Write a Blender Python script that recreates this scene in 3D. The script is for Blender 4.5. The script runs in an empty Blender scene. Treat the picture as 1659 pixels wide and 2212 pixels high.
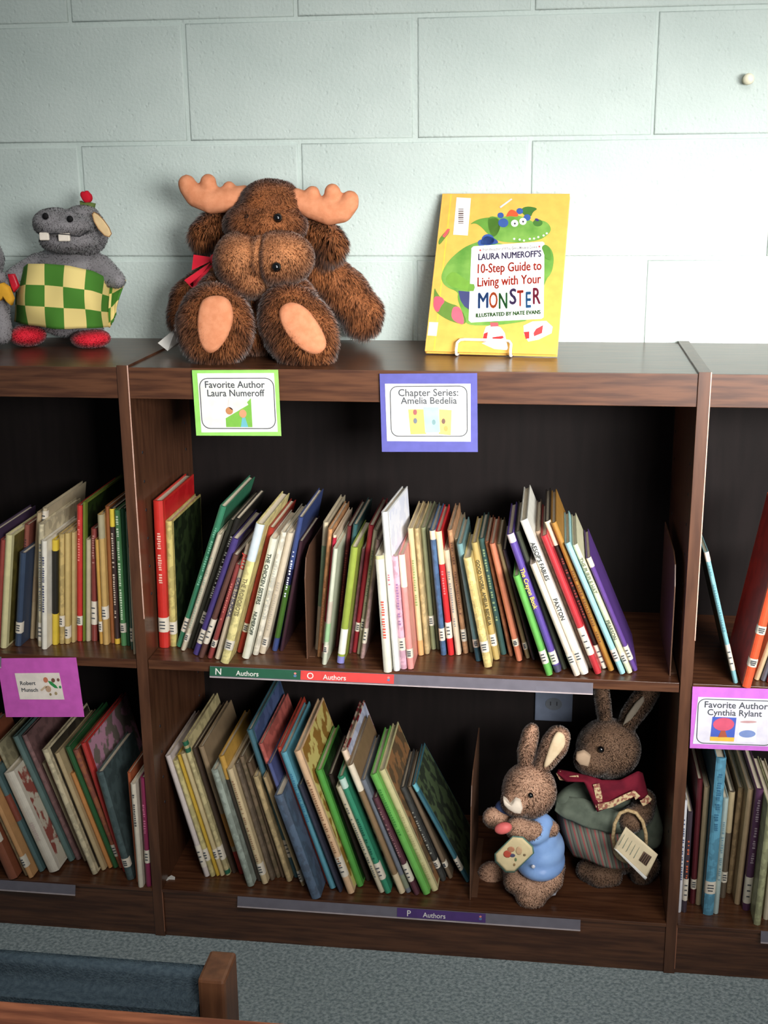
import bpy, bmesh, math, random
import numpy as np
from mathutils import Vector, Matrix, Euler
SC = bpy.context.scene
COL = SC.collection
PI = math.pi
# ------------------------------------------------------------------ camera
CAM = Vector((0.6764, -1.9116, 1.3642)); YAW, PITCH, ROLL, FPX = -0.1368, -0.2747, -0.0105, 2685.0
fwd = Vector((math.sin(YAW)*math.cos(PITCH), math.cos(YAW)*math.cos(PITCH), math.sin(PITCH)))
r0 = Vector((math.cos(YAW), -math.sin(YAW), 0)); u0 = r0.cross(fwd)
RT = math.cos(ROLL)*r0 + math.sin(ROLL)*u0; UP = -math.sin(ROLL)*r0 + math.cos(ROLL)*u0
cd = bpy.data.cameras.new('camera'); cam = bpy.data.objects.new('camera', cd); COL.objects.link(cam)
m = Matrix((RT, UP, -fwd)).transposed().to_4x4(); m.translation = CAM; cam.matrix_world = m
cd.sensor_fit = 'VERTICAL'; cd.sensor_height = 24.0; cd.lens = FPX/2212*24.0; cd.clip_start = 0.05
SC.camera = cam
# ------------------------------------------------------------------ world, lights, exposure
w = bpy.data.worlds.new('world'); SC.world = w; w.use_nodes = True
bg = w.node_tree.nodes['Background']; bg.inputs[0].default_value = (0.80, 0.92, 1.0, 1); bg.inputs[1].default_value = 0.12
def area(name, loc, target, sx, sy, power, col):
    ld = bpy.data.lights.new(name, 'AREA'); ld.shape = 'RECTANGLE'; ld.size = sx; ld.size_y = sy; ld.energy = power; ld.color = col
    o = bpy.data.objects.new(name, ld); COL.objects.link(o); o.location = loc
    o.rotation_euler = (Vector(target)-Vector(loc)).to_track_quat('-Z', 'Y').to_euler(); return o
wlt = area('window_light', (1.78, -1.78, 1.36), (0.90, 0.30, 0.92), 1.6, 0.5, 12.6, (1.0, 0.985, 0.97)); wlt.data.spread = 0.80
area('ceiling_light', (1.1, -2.1, 2.75), (0.8, -0.5, 0.3), 1.4, 0.8, 27, (1.0, 0.96, 0.92))
vs = SC.view_settings; vs.view_transform = 'Standard'; vs.look = 'None'; vs.gamma = 1; vs.use_curve_mapping = False; vs.exposure = 0.30
# ------------------------------------------------------------------ geometry constants
D, W, H, ZR, ZS, ZB, PT = 0.342, 0.9147, 1.0499, 0.9992, 0.5443, 0.0986, 0.019
def ray(x, y): return fwd + RT*((x-829.5)/FPX) - UP*((y-1106)/FPX)
def at(x, y, Y):                      # point seen at photo pixel (x, y) on the upright plane at depth Y
    d = ray(x, y); return CAM + d*((Y-CAM.y)/d.y)
def on(x, y, Z):                      # same on a level plane
    d = ray(x, y); return CAM + d*((Z-CAM.z)/d.z)
def ppm(p): return FPX/((Vector(p)-CAM).dot(fwd))
# ------------------------------------------------------------------ materials
def lin(c): return tuple(((v/255)/12.92 if v/255 <= .04045 else ((v/255+.055)/1.055)**2.4) for v in c)+(1,)
MATS = {}
def mat(key, rgb, rough=.55, spec=.4, rgb2=None, scale=60, bump=0, bscale=300, metal=0, coat=0, stretch=None, alpha=1, sharp=False):
    if key in MATS: return MATS[key]
    M = bpy.data.materials.new(key); M.use_nodes = True; nt = M.node_tree; b = nt.nodes['Principled BSDF']
    b.inputs['Base Color'].default_value = lin(rgb); b.inputs['Roughness'].default_value = rough
    b.inputs['Specular IOR Level'].default_value = spec; b.inputs['Metallic'].default_value = metal; b.inputs['Coat Weight'].default_value = coat
    b.inputs['Coat Roughness'].default_value = .15; b.inputs['Alpha'].default_value = alpha
    tc = nt.nodes.new('ShaderNodeTexCoord')
    src = tc.outputs['Object']
    if stretch:
        mp = nt.nodes.new('ShaderNodeMapping'); mp.inputs['Scale'].default_value = stretch; nt.links.new(src, mp.inputs[0]); src = mp.outputs[0]
    n = nt.nodes.new('ShaderNodeTexNoise'); n.inputs['Scale'].default_value = scale; n.inputs['Detail'].default_value = 4
    nt.links.new(src, n.inputs['Vector'])
    r = nt.nodes.new('ShaderNodeValToRGB'); nt.links.new(n.outputs['Fac'], r.inputs[0])
    c2 = lin(rgb2) if rgb2 else tuple(v*.88 for v in lin(rgb)[:3])+(1,)
    lo, hi = (.47, .53) if sharp else (.36, .64)
    r.color_ramp.elements[0].position = lo; r.color_ramp.elements[0].color = c2
    r.color_ramp.elements[1].position = hi; r.color_ramp.elements[1].color = lin(rgb)
    nt.links.new(r.outputs[0], b.inputs['Base Color'])
    if bump:
        n2 = nt.nodes.new('ShaderNodeTexNoise'); n2.inputs['Scale'].default_value = bscale; n2.inputs['Detail'].default_value = 3
        nt.links.new(src, n2.inputs['Vector'])
        bp = nt.nodes.new('ShaderNodeBump'); bp.inputs['Strength'].default_value = bump; bp.inputs['Distance'].default_value = .002
        nt.links.new(n2.outputs['Fac'], bp.inputs['Height']); nt.links.new(bp.outputs[0], b.inputs['Normal'])
    MATS[key] = M; return M
def wall_mat():
    M = mat('painted_block', (188, 200, 194), .62, .3, (180, 193, 187), 7)
    nt = M.node_tree; b = nt.nodes['Principled BSDF']; tc = nt.nodes.new('ShaderNodeTexCoord')
    geo = nt.nodes.new('ShaderNodeNewGeometry')
    v = nt.nodes.new('ShaderNodeTexVoronoi'); v.inputs['Scale'].default_value = 95; v.feature = 'F1'
    n = nt.nodes.new('ShaderNodeTexNoise'); n.inputs['Scale'].default_value = 170; n.inputs['Detail'].default_value = 5
    n3 = nt.nodes.new('ShaderNodeTexNoise'); n3.inputs['Scale'].default_value = 45; n3.inputs['Detail'].default_value = 4
    for q in (v, n, n3): nt.links.new(geo.outputs['Position'], q.inputs['Vector'])
    mr = nt.nodes.new('ShaderNodeMapRange'); mr.inputs[1].default_value = .05; mr.inputs[2].default_value = .32; nt.links.new(v.outputs['Distance'], mr.inputs[0])
    gt = nt.nodes.new('ShaderNodeMapRange'); gt.inputs[1].default_value = .5; gt.inputs[2].default_value = .62; nt.links.new(n3.outputs['Fac'], gt.inputs[0])
    mx = nt.nodes.new('ShaderNodeMath'); mx.operation = 'MAXIMUM'
    iv = nt.nodes.new('ShaderNodeMath'); iv.operation = 'SUBTRACT'; iv.inputs[0].default_value = 1; nt.links.new(gt.outputs[0], iv.inputs[1])
    nt.links.new(mr.outputs[0], mx.inputs[0]); nt.links.new(iv.outputs[0], mx.inputs[1])
    ad = nt.nodes.new('ShaderNodeMath'); ad.operation = 'MULTIPLY_ADD'; ad.inputs[1].default_value = .55
    nt.links.new(mx.outputs[0], ad.inputs[0]); nt.links.new(n.outputs['Fac'], ad.inputs[2])
    bp = nt.nodes.new('ShaderNodeBump'); bp.inputs['Strength'].default_value = .55; bp.inputs['Distance'].default_value = .0026
    nt.links.new(ad.outputs[0], bp.inputs['Height']); nt.links.new(bp.outputs[0], b.inputs['Normal'])
    return M
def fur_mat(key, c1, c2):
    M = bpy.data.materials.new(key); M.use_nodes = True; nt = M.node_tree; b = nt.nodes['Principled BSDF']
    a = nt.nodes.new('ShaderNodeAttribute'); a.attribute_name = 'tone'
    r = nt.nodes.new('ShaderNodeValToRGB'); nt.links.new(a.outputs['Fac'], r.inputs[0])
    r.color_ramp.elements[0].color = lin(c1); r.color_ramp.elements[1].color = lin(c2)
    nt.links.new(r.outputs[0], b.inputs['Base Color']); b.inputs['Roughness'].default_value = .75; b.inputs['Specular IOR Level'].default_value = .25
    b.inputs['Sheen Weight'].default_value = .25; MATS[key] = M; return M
WOOD = mat('walnut_laminate', (92, 57, 36), .36, .5, (64, 36, 22), 9, 0, stretch=(1.2, 14, 16), coat=.22)
WOODV = mat('walnut_laminate_upright', (90, 57, 38), .38, .5, (70, 42, 27), 9, 0, stretch=(9, 8, 1), coat=.1)
WOODD = mat('shaded_back_panel', (20, 14, 13), .75, .15, (15, 10, 9), 9, 0, stretch=(9, 8, 1))  # near black: the shade inside the shelves is put into the panel colour
EDGE = mat('pale_worn_edge', (214, 176, 158), .5, .4, (196, 150, 130), 40)
PAPER = mat('white_paper', (224, 221, 213), .7, .3)
PAGE = mat('book_pages', (226, 214, 190), .8, .2, (206, 192, 166), 700, stretch=(6, .1, .1))
LABEL = mat('call_number_label', (218, 208, 190), .5, .4)
INK = mat('black_ink', (40, 40, 44), .6, .3); GREYINK = mat('grey_ink', (72, 76, 80), .6, .3)
PLASTIC = mat('clear_label_strip', (128, 124, 134), .18, .6, alpha=.62)
METALB = mat('brown_bookend_metal', (98, 68, 50), .45, .5)
EYE = mat('black_bead', (8, 7, 8), .08, .8)
def C(rgb, **k): return mat('colour_%02x%02x%02x' % tuple(rgb)+('_m' if k.get('rgb2') else ''), rgb, **k)
# ------------------------------------------------------------------ object helpers
def link(o, parent=None):
    COL.objects.link(o)
    if parent is not None: o.parent = parent
    return o
def tag(o, label=None, cat=None, group=None, kind=None):
    if label: o['label'] = label
    if cat: o['category'] = cat
    if group: o['group'] = group
    if kind: o['kind'] = kind
    return o
def empty(name, loc, label=None, cat=None, group=None, rot=(0, 0, 0)):
    o = bpy.data.objects.new(name, None); o.empty_display_size = .02; o.location = loc; o.rotation_euler = rot
    return tag(link(o), label, cat, group)
def obj(name, me, mt, parent=None):
    if isinstance(me, bmesh.types.BMesh):
        bm = me; me = bpy.data.meshes.new(name); bm.to_mesh(me); bm.free()
    if mt is not None and not me.materials: me.materials.append(mt)
    return link(bpy.data.objects.new(name, me), parent)
def box(bm, x0, x1, y0, y1, z0, z1, bev=0):
    v = [bm.verts.new((x, y, z)) for z in (z0, z1) for x, y in ((x0, y0), (x1, y0), (x1, y1), (x0, y1))]
    fs = [bm.faces.new([v[i] for i in f]) for f in ((3, 2, 1, 0), (4, 5, 6, 7), (0, 1, 5, 4), (1, 2, 6, 5), (2, 3, 7, 6), (3, 0, 4, 7))]
    if bev:
        es = list({e for f in fs for e in f.edges}); bmesh.ops.bevel(bm, geom=es, offset=bev, segments=2, affect='EDGES', profile=.5)
    return bm
def boxo(name, x0, x1, y0, y1, z0, z1, mt, parent=None, bev=0):
    return obj(name, box(bmesh.new(), x0, x1, y0, y1, z0, z1, bev), mt, parent)
def prism(bm, pts, z0, z1, f=lambda x, y, z: (x, y, z)):      # pts outline in plane, extruded from z0 to z1
    a = [bm.verts.new(f(x, y, z0)) for x, y in pts]; b = [bm.verts.new(f(x, y, z1)) for x, y in pts]; n = len(pts)
    bm.faces.new(a[::-1]); bm.faces.new(b)
    for i in range(n): bm.faces.new((a[i], a[(i+1) % n], b[(i+1) % n], b[i]))
    bmesh.ops.recalc_face_normals(bm, faces=bm.faces); return bm
def smooth(o):
    for p in o.data.polygons: p.use_smooth = True
    return o
def text(name, s, size, mt, parent, x, z, y=-.0006, cx=False, sx=1.0, bold=0, rot=0, sp=1.0, roty=0, fat=0):
    cu = bpy.data.curves.new(name, 'FONT'); cu.body = s; cu.size = size; cu.extrude = .00012; cu.resolution_u = 3; cu.offset = bold; cu.space_character = sp
    if cx: cu.align_x = 'CENTER'
    t = bpy.data.objects.new(name, cu); COL.objects.link(t)
    me = bpy.data.meshes.new_from_object(t.evaluated_get(bpy.context.evaluated_depsgraph_get())); bpy.data.objects.remove(t)
    M4 = Matrix.Translation((x, y, z)) @ Matrix.Rotation(roty, 4, 'Y') @ Matrix.Rotation(PI/2, 4, 'X') @ Matrix.Rotation(rot, 4, 'Z') @ Matrix.Diagonal((sx, 1, 1, 1))
    me.transform(M4)
    if fat:
        bm = bmesh.new(); bm.from_mesh(me); g0 = list(bm.verts)+list(bm.edges)+list(bm.faces)
        for k, (dx, dz) in enumerate(((fat, 0), (-fat, 0), (0, fat), (0, -fat))):
            q = bmesh.ops.duplicate(bm, geom=g0); bmesh.ops.translate(bm, vec=(dx, -.00001*k, dz), verts=[v for v in q['geom'] if isinstance(v, bmesh.types.BMVert)])
        bm.to_mesh(me); bm.free()
    me.materials.clear(); return obj(name, me, mt, parent)
def plate(name, pts, y, th, mt, parent):      # flat outline in local x-z, thickness th towards the viewer
    return obj(name, prism(bmesh.new(), pts, y, y-th, lambda a, b, c: (a, c, b)), mt, parent)
def rrect(x0, x1, z0, z1, r, n=5):
    P = []
    for cx, cz, a0 in ((x1-r, z1-r, 0), (x0+r, z1-r, 90), (x0+r, z0+r, 180), (x1-r, z0+r, 270)):
        for k in range(n+1):
            a = math.radians(a0+90*k/n); P.append((cx+r*math.cos(a), cz+r*math.sin(a)))
    return P
def frame_line(name, x0, x1, z0, z1, r, t, y, mt, parent):
    A, B = rrect(x0, x1, z0, z1, r), rrect(x0+t, x1-t, z0+t, z1-t, max(r-t, .0001)); bm = bmesh.new()
    a = [bm.verts.new((p[0], y, p[1])) for p in A]; b = [bm.verts.new((p[0], y, p[1])) for p in B]; n = len(A)
    fr = [bm.faces.new((a[i], a[(i+1) % n], b[(i+1) % n], b[i])) for i in range(n)]
    r_ = bmesh.ops.extrude_face_region(bm, geom=fr); bmesh.ops.translate(bm, vec=(0, -.0002, 0), verts=[q for q in r_['geom'] if isinstance(q, bmesh.types.BMVert)])
    bmesh.ops.recalc_face_normals(bm, faces=bm.faces); return obj(name, bm, mt, parent)
def ell(cx, cz, rx, rz, rot=0, n=18):
    c, s = math.cos(rot), math.sin(rot)
    return [(cx+rx*math.cos(t)*c-rz*math.sin(t)*s, cz+rx*math.cos(t)*s+rz*math.sin(t)*c) for t in [2*PI*k/n for k in range(n)]]
def flatbig(o):
    for p in o.data.polygons: p.use_smooth = abs(p.normal.x) < .5 and p.area < .006
    return o
def chaikin(pts, n=2):
    for _ in range(n):
        q = []
        for a, b in zip(pts, pts[1:]+pts[:1]): q += [(a[0]*.75+b[0]*.25, a[1]*.75+b[1]*.25), (a[0]*.25+b[0]*.75, a[1]*.25+b[1]*.75)]
        pts = q
    return pts
def tube(pts, r, n=8, closed=False):
    bm = bmesh.new(); P = [Vector(p) for p in pts]; rings = []
    for i, p in enumerate(P):
        d = (P[min(i+1, len(P)-1)]-P[max(i-1, 0)]).normalized(); a = d.orthogonal().normalized()
        if rings: a = (pa - d*pa.dot(d)).normalized()
        pa = a; b = d.cross(a); rr = r[i] if isinstance(r, (list, tuple)) else r
        rings.append([bm.verts.new(p+rr*(a*math.cos(2*PI*k/n)+b*math.sin(2*PI*k/n))) for k in range(n)])
    for A, B in zip(rings, rings[1:]):
        for k in range(n): bm.faces.new((A[k], A[(k+1) % n], B[(k+1) % n], B[k]))
    bm.faces.new(rings[0][::-1]); bm.faces.new(rings[-1])
    for f in bm.faces: f.smooth = True
    return bm
# ------------------------------------------------------------------ the setting: block wall and carpet
WM = wall_mat()
wl = tag(boxo('wall_back', -1.7, 2.9, D+.0035, D+.15, 0, 2.75, WM), kind='structure')
def block_mesh(lx, lz):
    bm = box(bmesh.new(), -lx/2, lx/2, 0, .03, -lz/2, lz/2); es = [e for e in bm.edges if all(v.co.y < .001 for v in e.verts)]
    bmesh.ops.bevel(bm, geom=es, offset=.0030, segments=3, affect='EDGES', profile=.5)
    me = bpy.data.meshes.new('block'); bm.to_mesh(me); bm.free(); me.materials.append(WM)
    for p in me.polygons: p.use_smooth = abs(p.normal.y) < .99
    return me
BL, BHt, G = .4064, .2032, .0072
bme = block_mesh(BL-G, BHt-G)
half = {0: .023, 1: .220, 2: .427-.4064, 3: .626-.4064}
rows = {-3: .21, -2: .02, -1: .02, 0: .0205, 1: .22, 2: .0220, 3: .2195, 4: .02, 5: .22, 6: .02}
for k in range(-1, 7):
    off = .2215 if k % 2 else .0205
    z = 1.197 + (k-.5)*BHt
    for i in range(-5, 8):
        x = off + i*BL + (.0025 if (k, i) == (2, 1) else 0)
        xc = x + BL/2
        if xc < -1.7+BL/2 or xc > 2.9-BL/2: continue
        o = bpy.data.objects.new('block', bme); COL.objects.link(o); o.parent = wl; o.location = (xc, D, z+BHt/2*0)
CARP = mat('carpet', (178, 190, 190), .95, .1, (128, 142, 144), 160, .9, 350)
tag(boxo('floor', -1.7, 2.9, -3.2, D+.0035, -.03, 0, CARP), kind='structure')
# ------------------------------------------------------------------ bookcases
def bookcase(name, x0, x1, label, left_panel):          # opening x0..x1, its right panel beyond x1
    r = empty(name, (x0, 0, 0), label, 'bookcase', 'low wooden bookcases along the block wall')
    def bb(n, a, b, y0, y1, z0, z1, mt, bev=.0006): return boxo(n, a-x0, b-x0, y0, y1, z0, z1, mt, r, bev)
    p = bb('side_panel', x1, x1+PT, 0, D-.002, 0, H+.0035, WOODV)
    e = boxo('edge_band', x1+PT-.0011-x0, x1+PT+.0004-x0, -.0006, .0012, .62, H+.0035, EDGE, p)
    e = boxo('edge_band', x1+PT-.0012-x0, x1+PT+.0003-x0, -.0004, .0012, .01, ZB-.002, mat('worn_edge_dark', (150, 100, 76), .6, .3), p)
    if left_panel: bb('side_panel', x0-PT, x0, 0, D-.002, 0, H+.0035, WOODV)
    bb('top_panel', x0, x1, .004, D-.002, H-.019, H, WOOD)
    bb('top_rail', x0, x1, .003, .022, ZR, H-.0002, WOOD)
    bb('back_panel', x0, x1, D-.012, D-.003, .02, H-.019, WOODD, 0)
    s = bb('shelf', x0+.001, x1-.0015, .002, D-.0125, ZS-.0165, ZS, WOOD)
    bb('bottom_shelf', x0, x1, .003, D-.0125, ZB-.019, ZB, WOOD)
    boxo('shelf_nosing', 0, x1-x0, -.002, .003, ZB-.006, ZB+.0005, WOOD, r, .0008)
    bb('kick_panel', x0, x1, .0035, .022, 0, ZB-.0195, WOOD)
    for zz in (.25, .30, .35, .40, .65, .70, .75, .80, .85, .90):      # peg holes for shelf pins
        for yy in (.045, .29):
            for sd in (x0+.0002, x1-.0002):
                c = tube([(sd-.0004-x0, yy, zz), (sd+.0004-x0, yy, zz)], .0028, 8); obj('peg_hole', c, INK, r)
    return r
bookcase('bookcase', -PT-.8957, -PT, 'left walnut bookcase with the grey hippo toy standing on top', True)
bookcase('bookcase', 0, W-PT, 'middle walnut bookcase with the moose toy and yellow book on top', False)
bookcase('bookcase', W, W+.8957, 'right walnut bookcase, bare on top, with the tall red-orange book', False)
# ------------------------------------------------------------------ books
def profile(t, d, off=0, n=5):
    P = []
    for k in range(n+1):
        x = -t/2+t*k/n; P.append((x, .0035*(2*x/t)**2 - off if t else 0))
    return P
def spine_patch(t, f0, f1, h, off, wrap=.004):
    bm = bmesh.new(); t2 = t+2*off; P = [(-t2/2, .0035+wrap)]+[(x, y) for x, y in profile(t2, 0, off)]+[(t2/2, .0035+wrap)]
    a = [bm.verts.new((x, y, h*f0)) for x, y in P]; b = [bm.verts.new((x, y, h*f1)) for x, y in P]
    for i in range(len(P)-1): bm.faces.new((a[i], a[i+1], b[i+1], b[i]))
    for f in bm.faces: f.smooth = True
    return bm
def book(spec, shelf_z, name_group, label):
    g = spec['geo']; a, t, h, d = g['a'], g['t'], g['h'], g['d']
    r = empty(spec.get('kind', 'book'), (g['x'], g['y'], shelf_z+abs(math.sin(a))*t/2+.0004), label, 'book', name_group, (0, a, spec.get('yaw', 0)))
    mt = spec['mat']; bt = .0018 if t > .009 else t*.16
    # cover: spine and two boards in one piece
    bm = bmesh.new(); pr = profile(t, d)
    outer = [(-t/2, d)]+pr+[(t/2, d)]
    inner = [(t/2-bt, d), (t/2-bt, .0035+bt), (-t/2+bt, .0035+bt), (-t/2+bt, d)]
    loop = outer+inner; n = len(loop)
    A = [bm.verts.new((x, y, 0)) for x, y in loop]; B = [bm.verts.new((x, y, h)) for x, y in loop]
    for i in range(n): bm.faces.new((A[i], A[(i+1) % n], B[(i+1) % n], B[i]))
    no = len(outer)
    for V, zz in ((A, 0), (B, 1)):
        caps = [[0, 1, no+2, no+3], [no-2, no-1, no, no+1], list(range(1, no-1))+[no+1, no+2]]
        for c in caps:
            vs_ = [V[i] for i in c]; bm.faces.new(vs_ if zz else vs_[::-1])
    bmesh.ops.recalc_face_normals(bm, faces=bm.faces)
    cv = obj('cover', bm, mt, r)
    if spec.get('face'):                                   # printed board colour different from the spine
        for side, rgb, rgb2 in spec['face']:
            fm = C(rgb, rgb2=rgb2, scale=38, sharp=True, rough=.35)
            x = side*(t/2+.0002); boxo('cover_print', min(x, x-side*.0002), max(x, x-side*.0002), .014, d-.002, .004, h-.004, fm, r)
    boxo('page_block', -t/2+bt+.0002, t/2-bt-.0002, .0035+bt+.0003, d-.004, .003, h-.003, PAGE, r)
    if spec.get('lab'):
        for f0, f1 in spec['lab']:
            L = obj('call_number_label', spine_patch(t, f0, f1, h, .0004, .008), LABEL, r)
            rr = random.Random(int(h*1e6)); bm2 = bmesh.new()
            for k in range(3):
                zc = h*(f0+(f1-f0)*(.28+.22*k)); ww = t*rr.uniform(.22, .34)
                box(bm2, -ww, ww, -.0009, -.0006, zc-.0011, zc+.0011)
            obj('label_print', bm2, GREYINK, L)
    for f0, f1, rgb in spec.get('band', []):
        obj('spine_band', spine_patch(t, f0, f1, h, .00025, .006), C(rgb, rough=.4), r)
    if spec.get('marks'):                                  # print too small to read in the photograph
        rgb, f0, f1 = spec['marks'][:3]; rr = random.Random(int(g['x']*1e5)); bm2 = bmesh.new(); z = h*f0
        while z < h*f1:
            l = rr.uniform(.0022, .0045); ww = t*.22
            if rr.random() > .18: box(bm2, -ww*rr.uniform(.5, 1), ww*rr.uniform(.6, 1), -.0007, -.0004, z, z+l*.75)
            z += l+.001
        obj('title_print', bm2, C(rgb), r)
    for s, f, size, rgb in spec.get('text', []):           # readable spine titles, running downwards
        text('title_lettering', s, size, C(rgb), r, -size*.34, h*f, -.0008, rot=-PI/2, fat=.00022)
    return r
def B(xt, yt, xb, yb, w, rgb, desc, short, **k):
    rgb = tuple(int(a*.87+b*.13) for a, b in zip(rgb, (134, 120, 98)))
    k.update(px=(xt, yt, xb, yb, w), rgb=rgb, desc=desc, short=short); return k
def shelf_books(specs, Z, xmin, xmax, group, where, depthmax=.325):
    for s in specs:
        xt, yt, xb, yb, wpx = s['px']; p = on(xb, yb, Z); Y = min(max(p.y, -.016), .12)
        b = at(xb, yb, Y); tp = at(xt, yt, Y); v = tp-Vector((b.x, Y, Z))
        hh = math.hypot(v.x, v.z); a = math.atan2(v.x, v.z); t = max(wpx/ppm(b)*math.cos(a), .0045)
        d = min(s.get('dep', .78)*hh, depthmax-Y)
        s['geo'] = dict(x=b.x, y=Y, a=a, t=t, h=hh, d=d)
    specs = sorted(specs, key=lambda s: s['geo']['x']+s['geo']['a']*.12)
    G_ = [s['geo'] for s in specs]
    def edge(g, z, sgn): return g['x']+z*math.tan(g['a'])+sgn*(g['t']/2+.0003)/math.cos(g['a'])
    def shift(g, z, zt, dx):       # move the edge by dx at height z keeping it at the other end
        if z == 0: xt_ = g['x']+zt*math.tan(g['a']); g['x'] += dx; g['a'] = math.atan2(xt_-g['x'], zt)
        else: g['a'] = math.atan2(z*math.tan(g['a'])+dx, z)
    for it in range(400):
        worst = 0
        for g, k in zip(G_, G_[1:]):
            zt = min(g['h']*math.cos(g['a']), k['h']*math.cos(k['a']))
            for z in (0, zt):
                v = edge(g, z, 1)-edge(k, z, -1)
                if v > 1e-5:
                    worst = max(worst, v); shift(g, z, zt, -v*.5); shift(k, z, zt, v*.5)
                    if it > 25: g['t'] *= .996; k['t'] *= .996
        for g in G_:
            for z in (0, g['h']*math.cos(g['a'])):
                v = edge(g, z, 1)-xmax
                if v > 0: shift(g, z, g['h']*math.cos(g['a']), -v)
                v = xmin-edge(g, z, -1)
                if v > 0: shift(g, z, g['h']*math.cos(g['a']), v)
        if worst < 2e-5: break
    for i, s in enumerate(specs):
        rgb = s['rgb']; k = dict(rough=.38, spec=.5)
        if not s.get('mot') and i % 3 == 1 and min(rgb) > 60: s['mot'] = tuple(int(v*.86) for v in rgb)
        if s.get('mot'): k.update(rgb2=s['mot'], scale=55, sharp=True)
        s['mat'] = C(rgb, **k)
        L = specs[i-1]['short'] if i else s.get('edgeL', 'nothing'); R = specs[i+1]['short'] if i < len(specs)-1 else 'nothing'
        if i == 0: rel = 'leftmost, left of the %s one' % R
        elif i == len(specs)-1: rel = 'rightmost, right of the %s one' % L
        else: rel = 'between %s and %s ones' % (L, R)
        lab = '%s book %s, %s' % (s['desc'], rel, where)
        book(s, Z, group, lab)
    return specs
LB = [(.11, .21)]
UP_MID = [
 B(330,1083,342,1400,21,(204,34,28),'large red','red',lab=LB,marks=((230,180,160),.45,.78),face=[(1,(190,32,36),(176,26,30))],dep=.72),
 B(353,1127,360,1397,15,(206,188,110),'pale yellow dark-covered','pale yellow',lab=[(.1,.2)],face=[(1,(40,52,28),(24,32,18))],dep=.8),
 B(480,1106,363,1399,16,(46,124,92),'teal-green','teal-green',lab=LB,marks=((110,170,140),.45,.85)),
 B(467,1163,371,1406,11,(206,196,172),'slim cream','slim cream',lab=[(.08,.15)],marks=((150,160,140),.2,.8)),
 B(512,1135,398,1402,10,(30,32,26),'plain black','plain black'),
 B(505,1125,405,1404,13,(22,22,22),'black white-lettered','white-lettered black',lab=[(.2,.29)],marks=((225,222,212),.36,.86)),
 B(507,1171,413,1417,16,(64,52,122),'purple-blue','purple-blue',lab=[(.1,.22)]),
 B(512,1204,431,1423,12,(92,58,54),'dusky brown','dusky brown',lab=[(.14,.38)]),
 B(519,1225,452,1424,11,(140,56,56),'worn maroon','worn maroon',lab=[(.12,.2)],marks=((196,110,100),.4,.8)),
 B(540,1180,469,1426,13,(226,210,180),'cream torn-topped','torn cream',text=[('JELLO',.92,.011,(206,52,44)),('GOES TO SCHOOL',.72,.0088,(84,80,104))],band=[(.94,1,(196,176,150))]),
 B(572,1139,484,1436,19,(238,224,150),'pale yellow grey-capped','yellow grey-capped',text=[('THE ROBOBOTS',.62,.0095,(130,120,84))],band=[(.74,1,(206,216,220))],lab=[(.1,.17)],dep=.8),
 B(588,1143,517,1412,13,(150,34,26),'brick red','brick red',lab=[(.17,.24)]),
 B(585,1165,529,1425,16,(226,226,208),'white bold-lettered','bold-lettered',text=[('THE CHICKEN SISTERS',.88,.0093,(60,72,60)),('NUMEROFF',.4,.0085,(60,72,60))]),
 B(604,1150,551,1417,12,(232,226,208),'narrow white','narrow white',marks=((180,180,168),.3,.8)),
 B(620,1152,565,1414,13,(214,200,176),'beige grey-lettered','beige',marks=((176,164,146),.2,.6),lab=[(.06,.14)]),
 B(638,1117,592,1408,11,(46,64,122),'navy and green','navy-green',band=[(.1,.5,(62,96,36)),(.5,.62,(24,26,60))],marks=((210,214,224),.4,.75)),
 B(644,1170,607,1408,8,(48,24,36),'thin black-maroon','black-maroon'),
]
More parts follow.
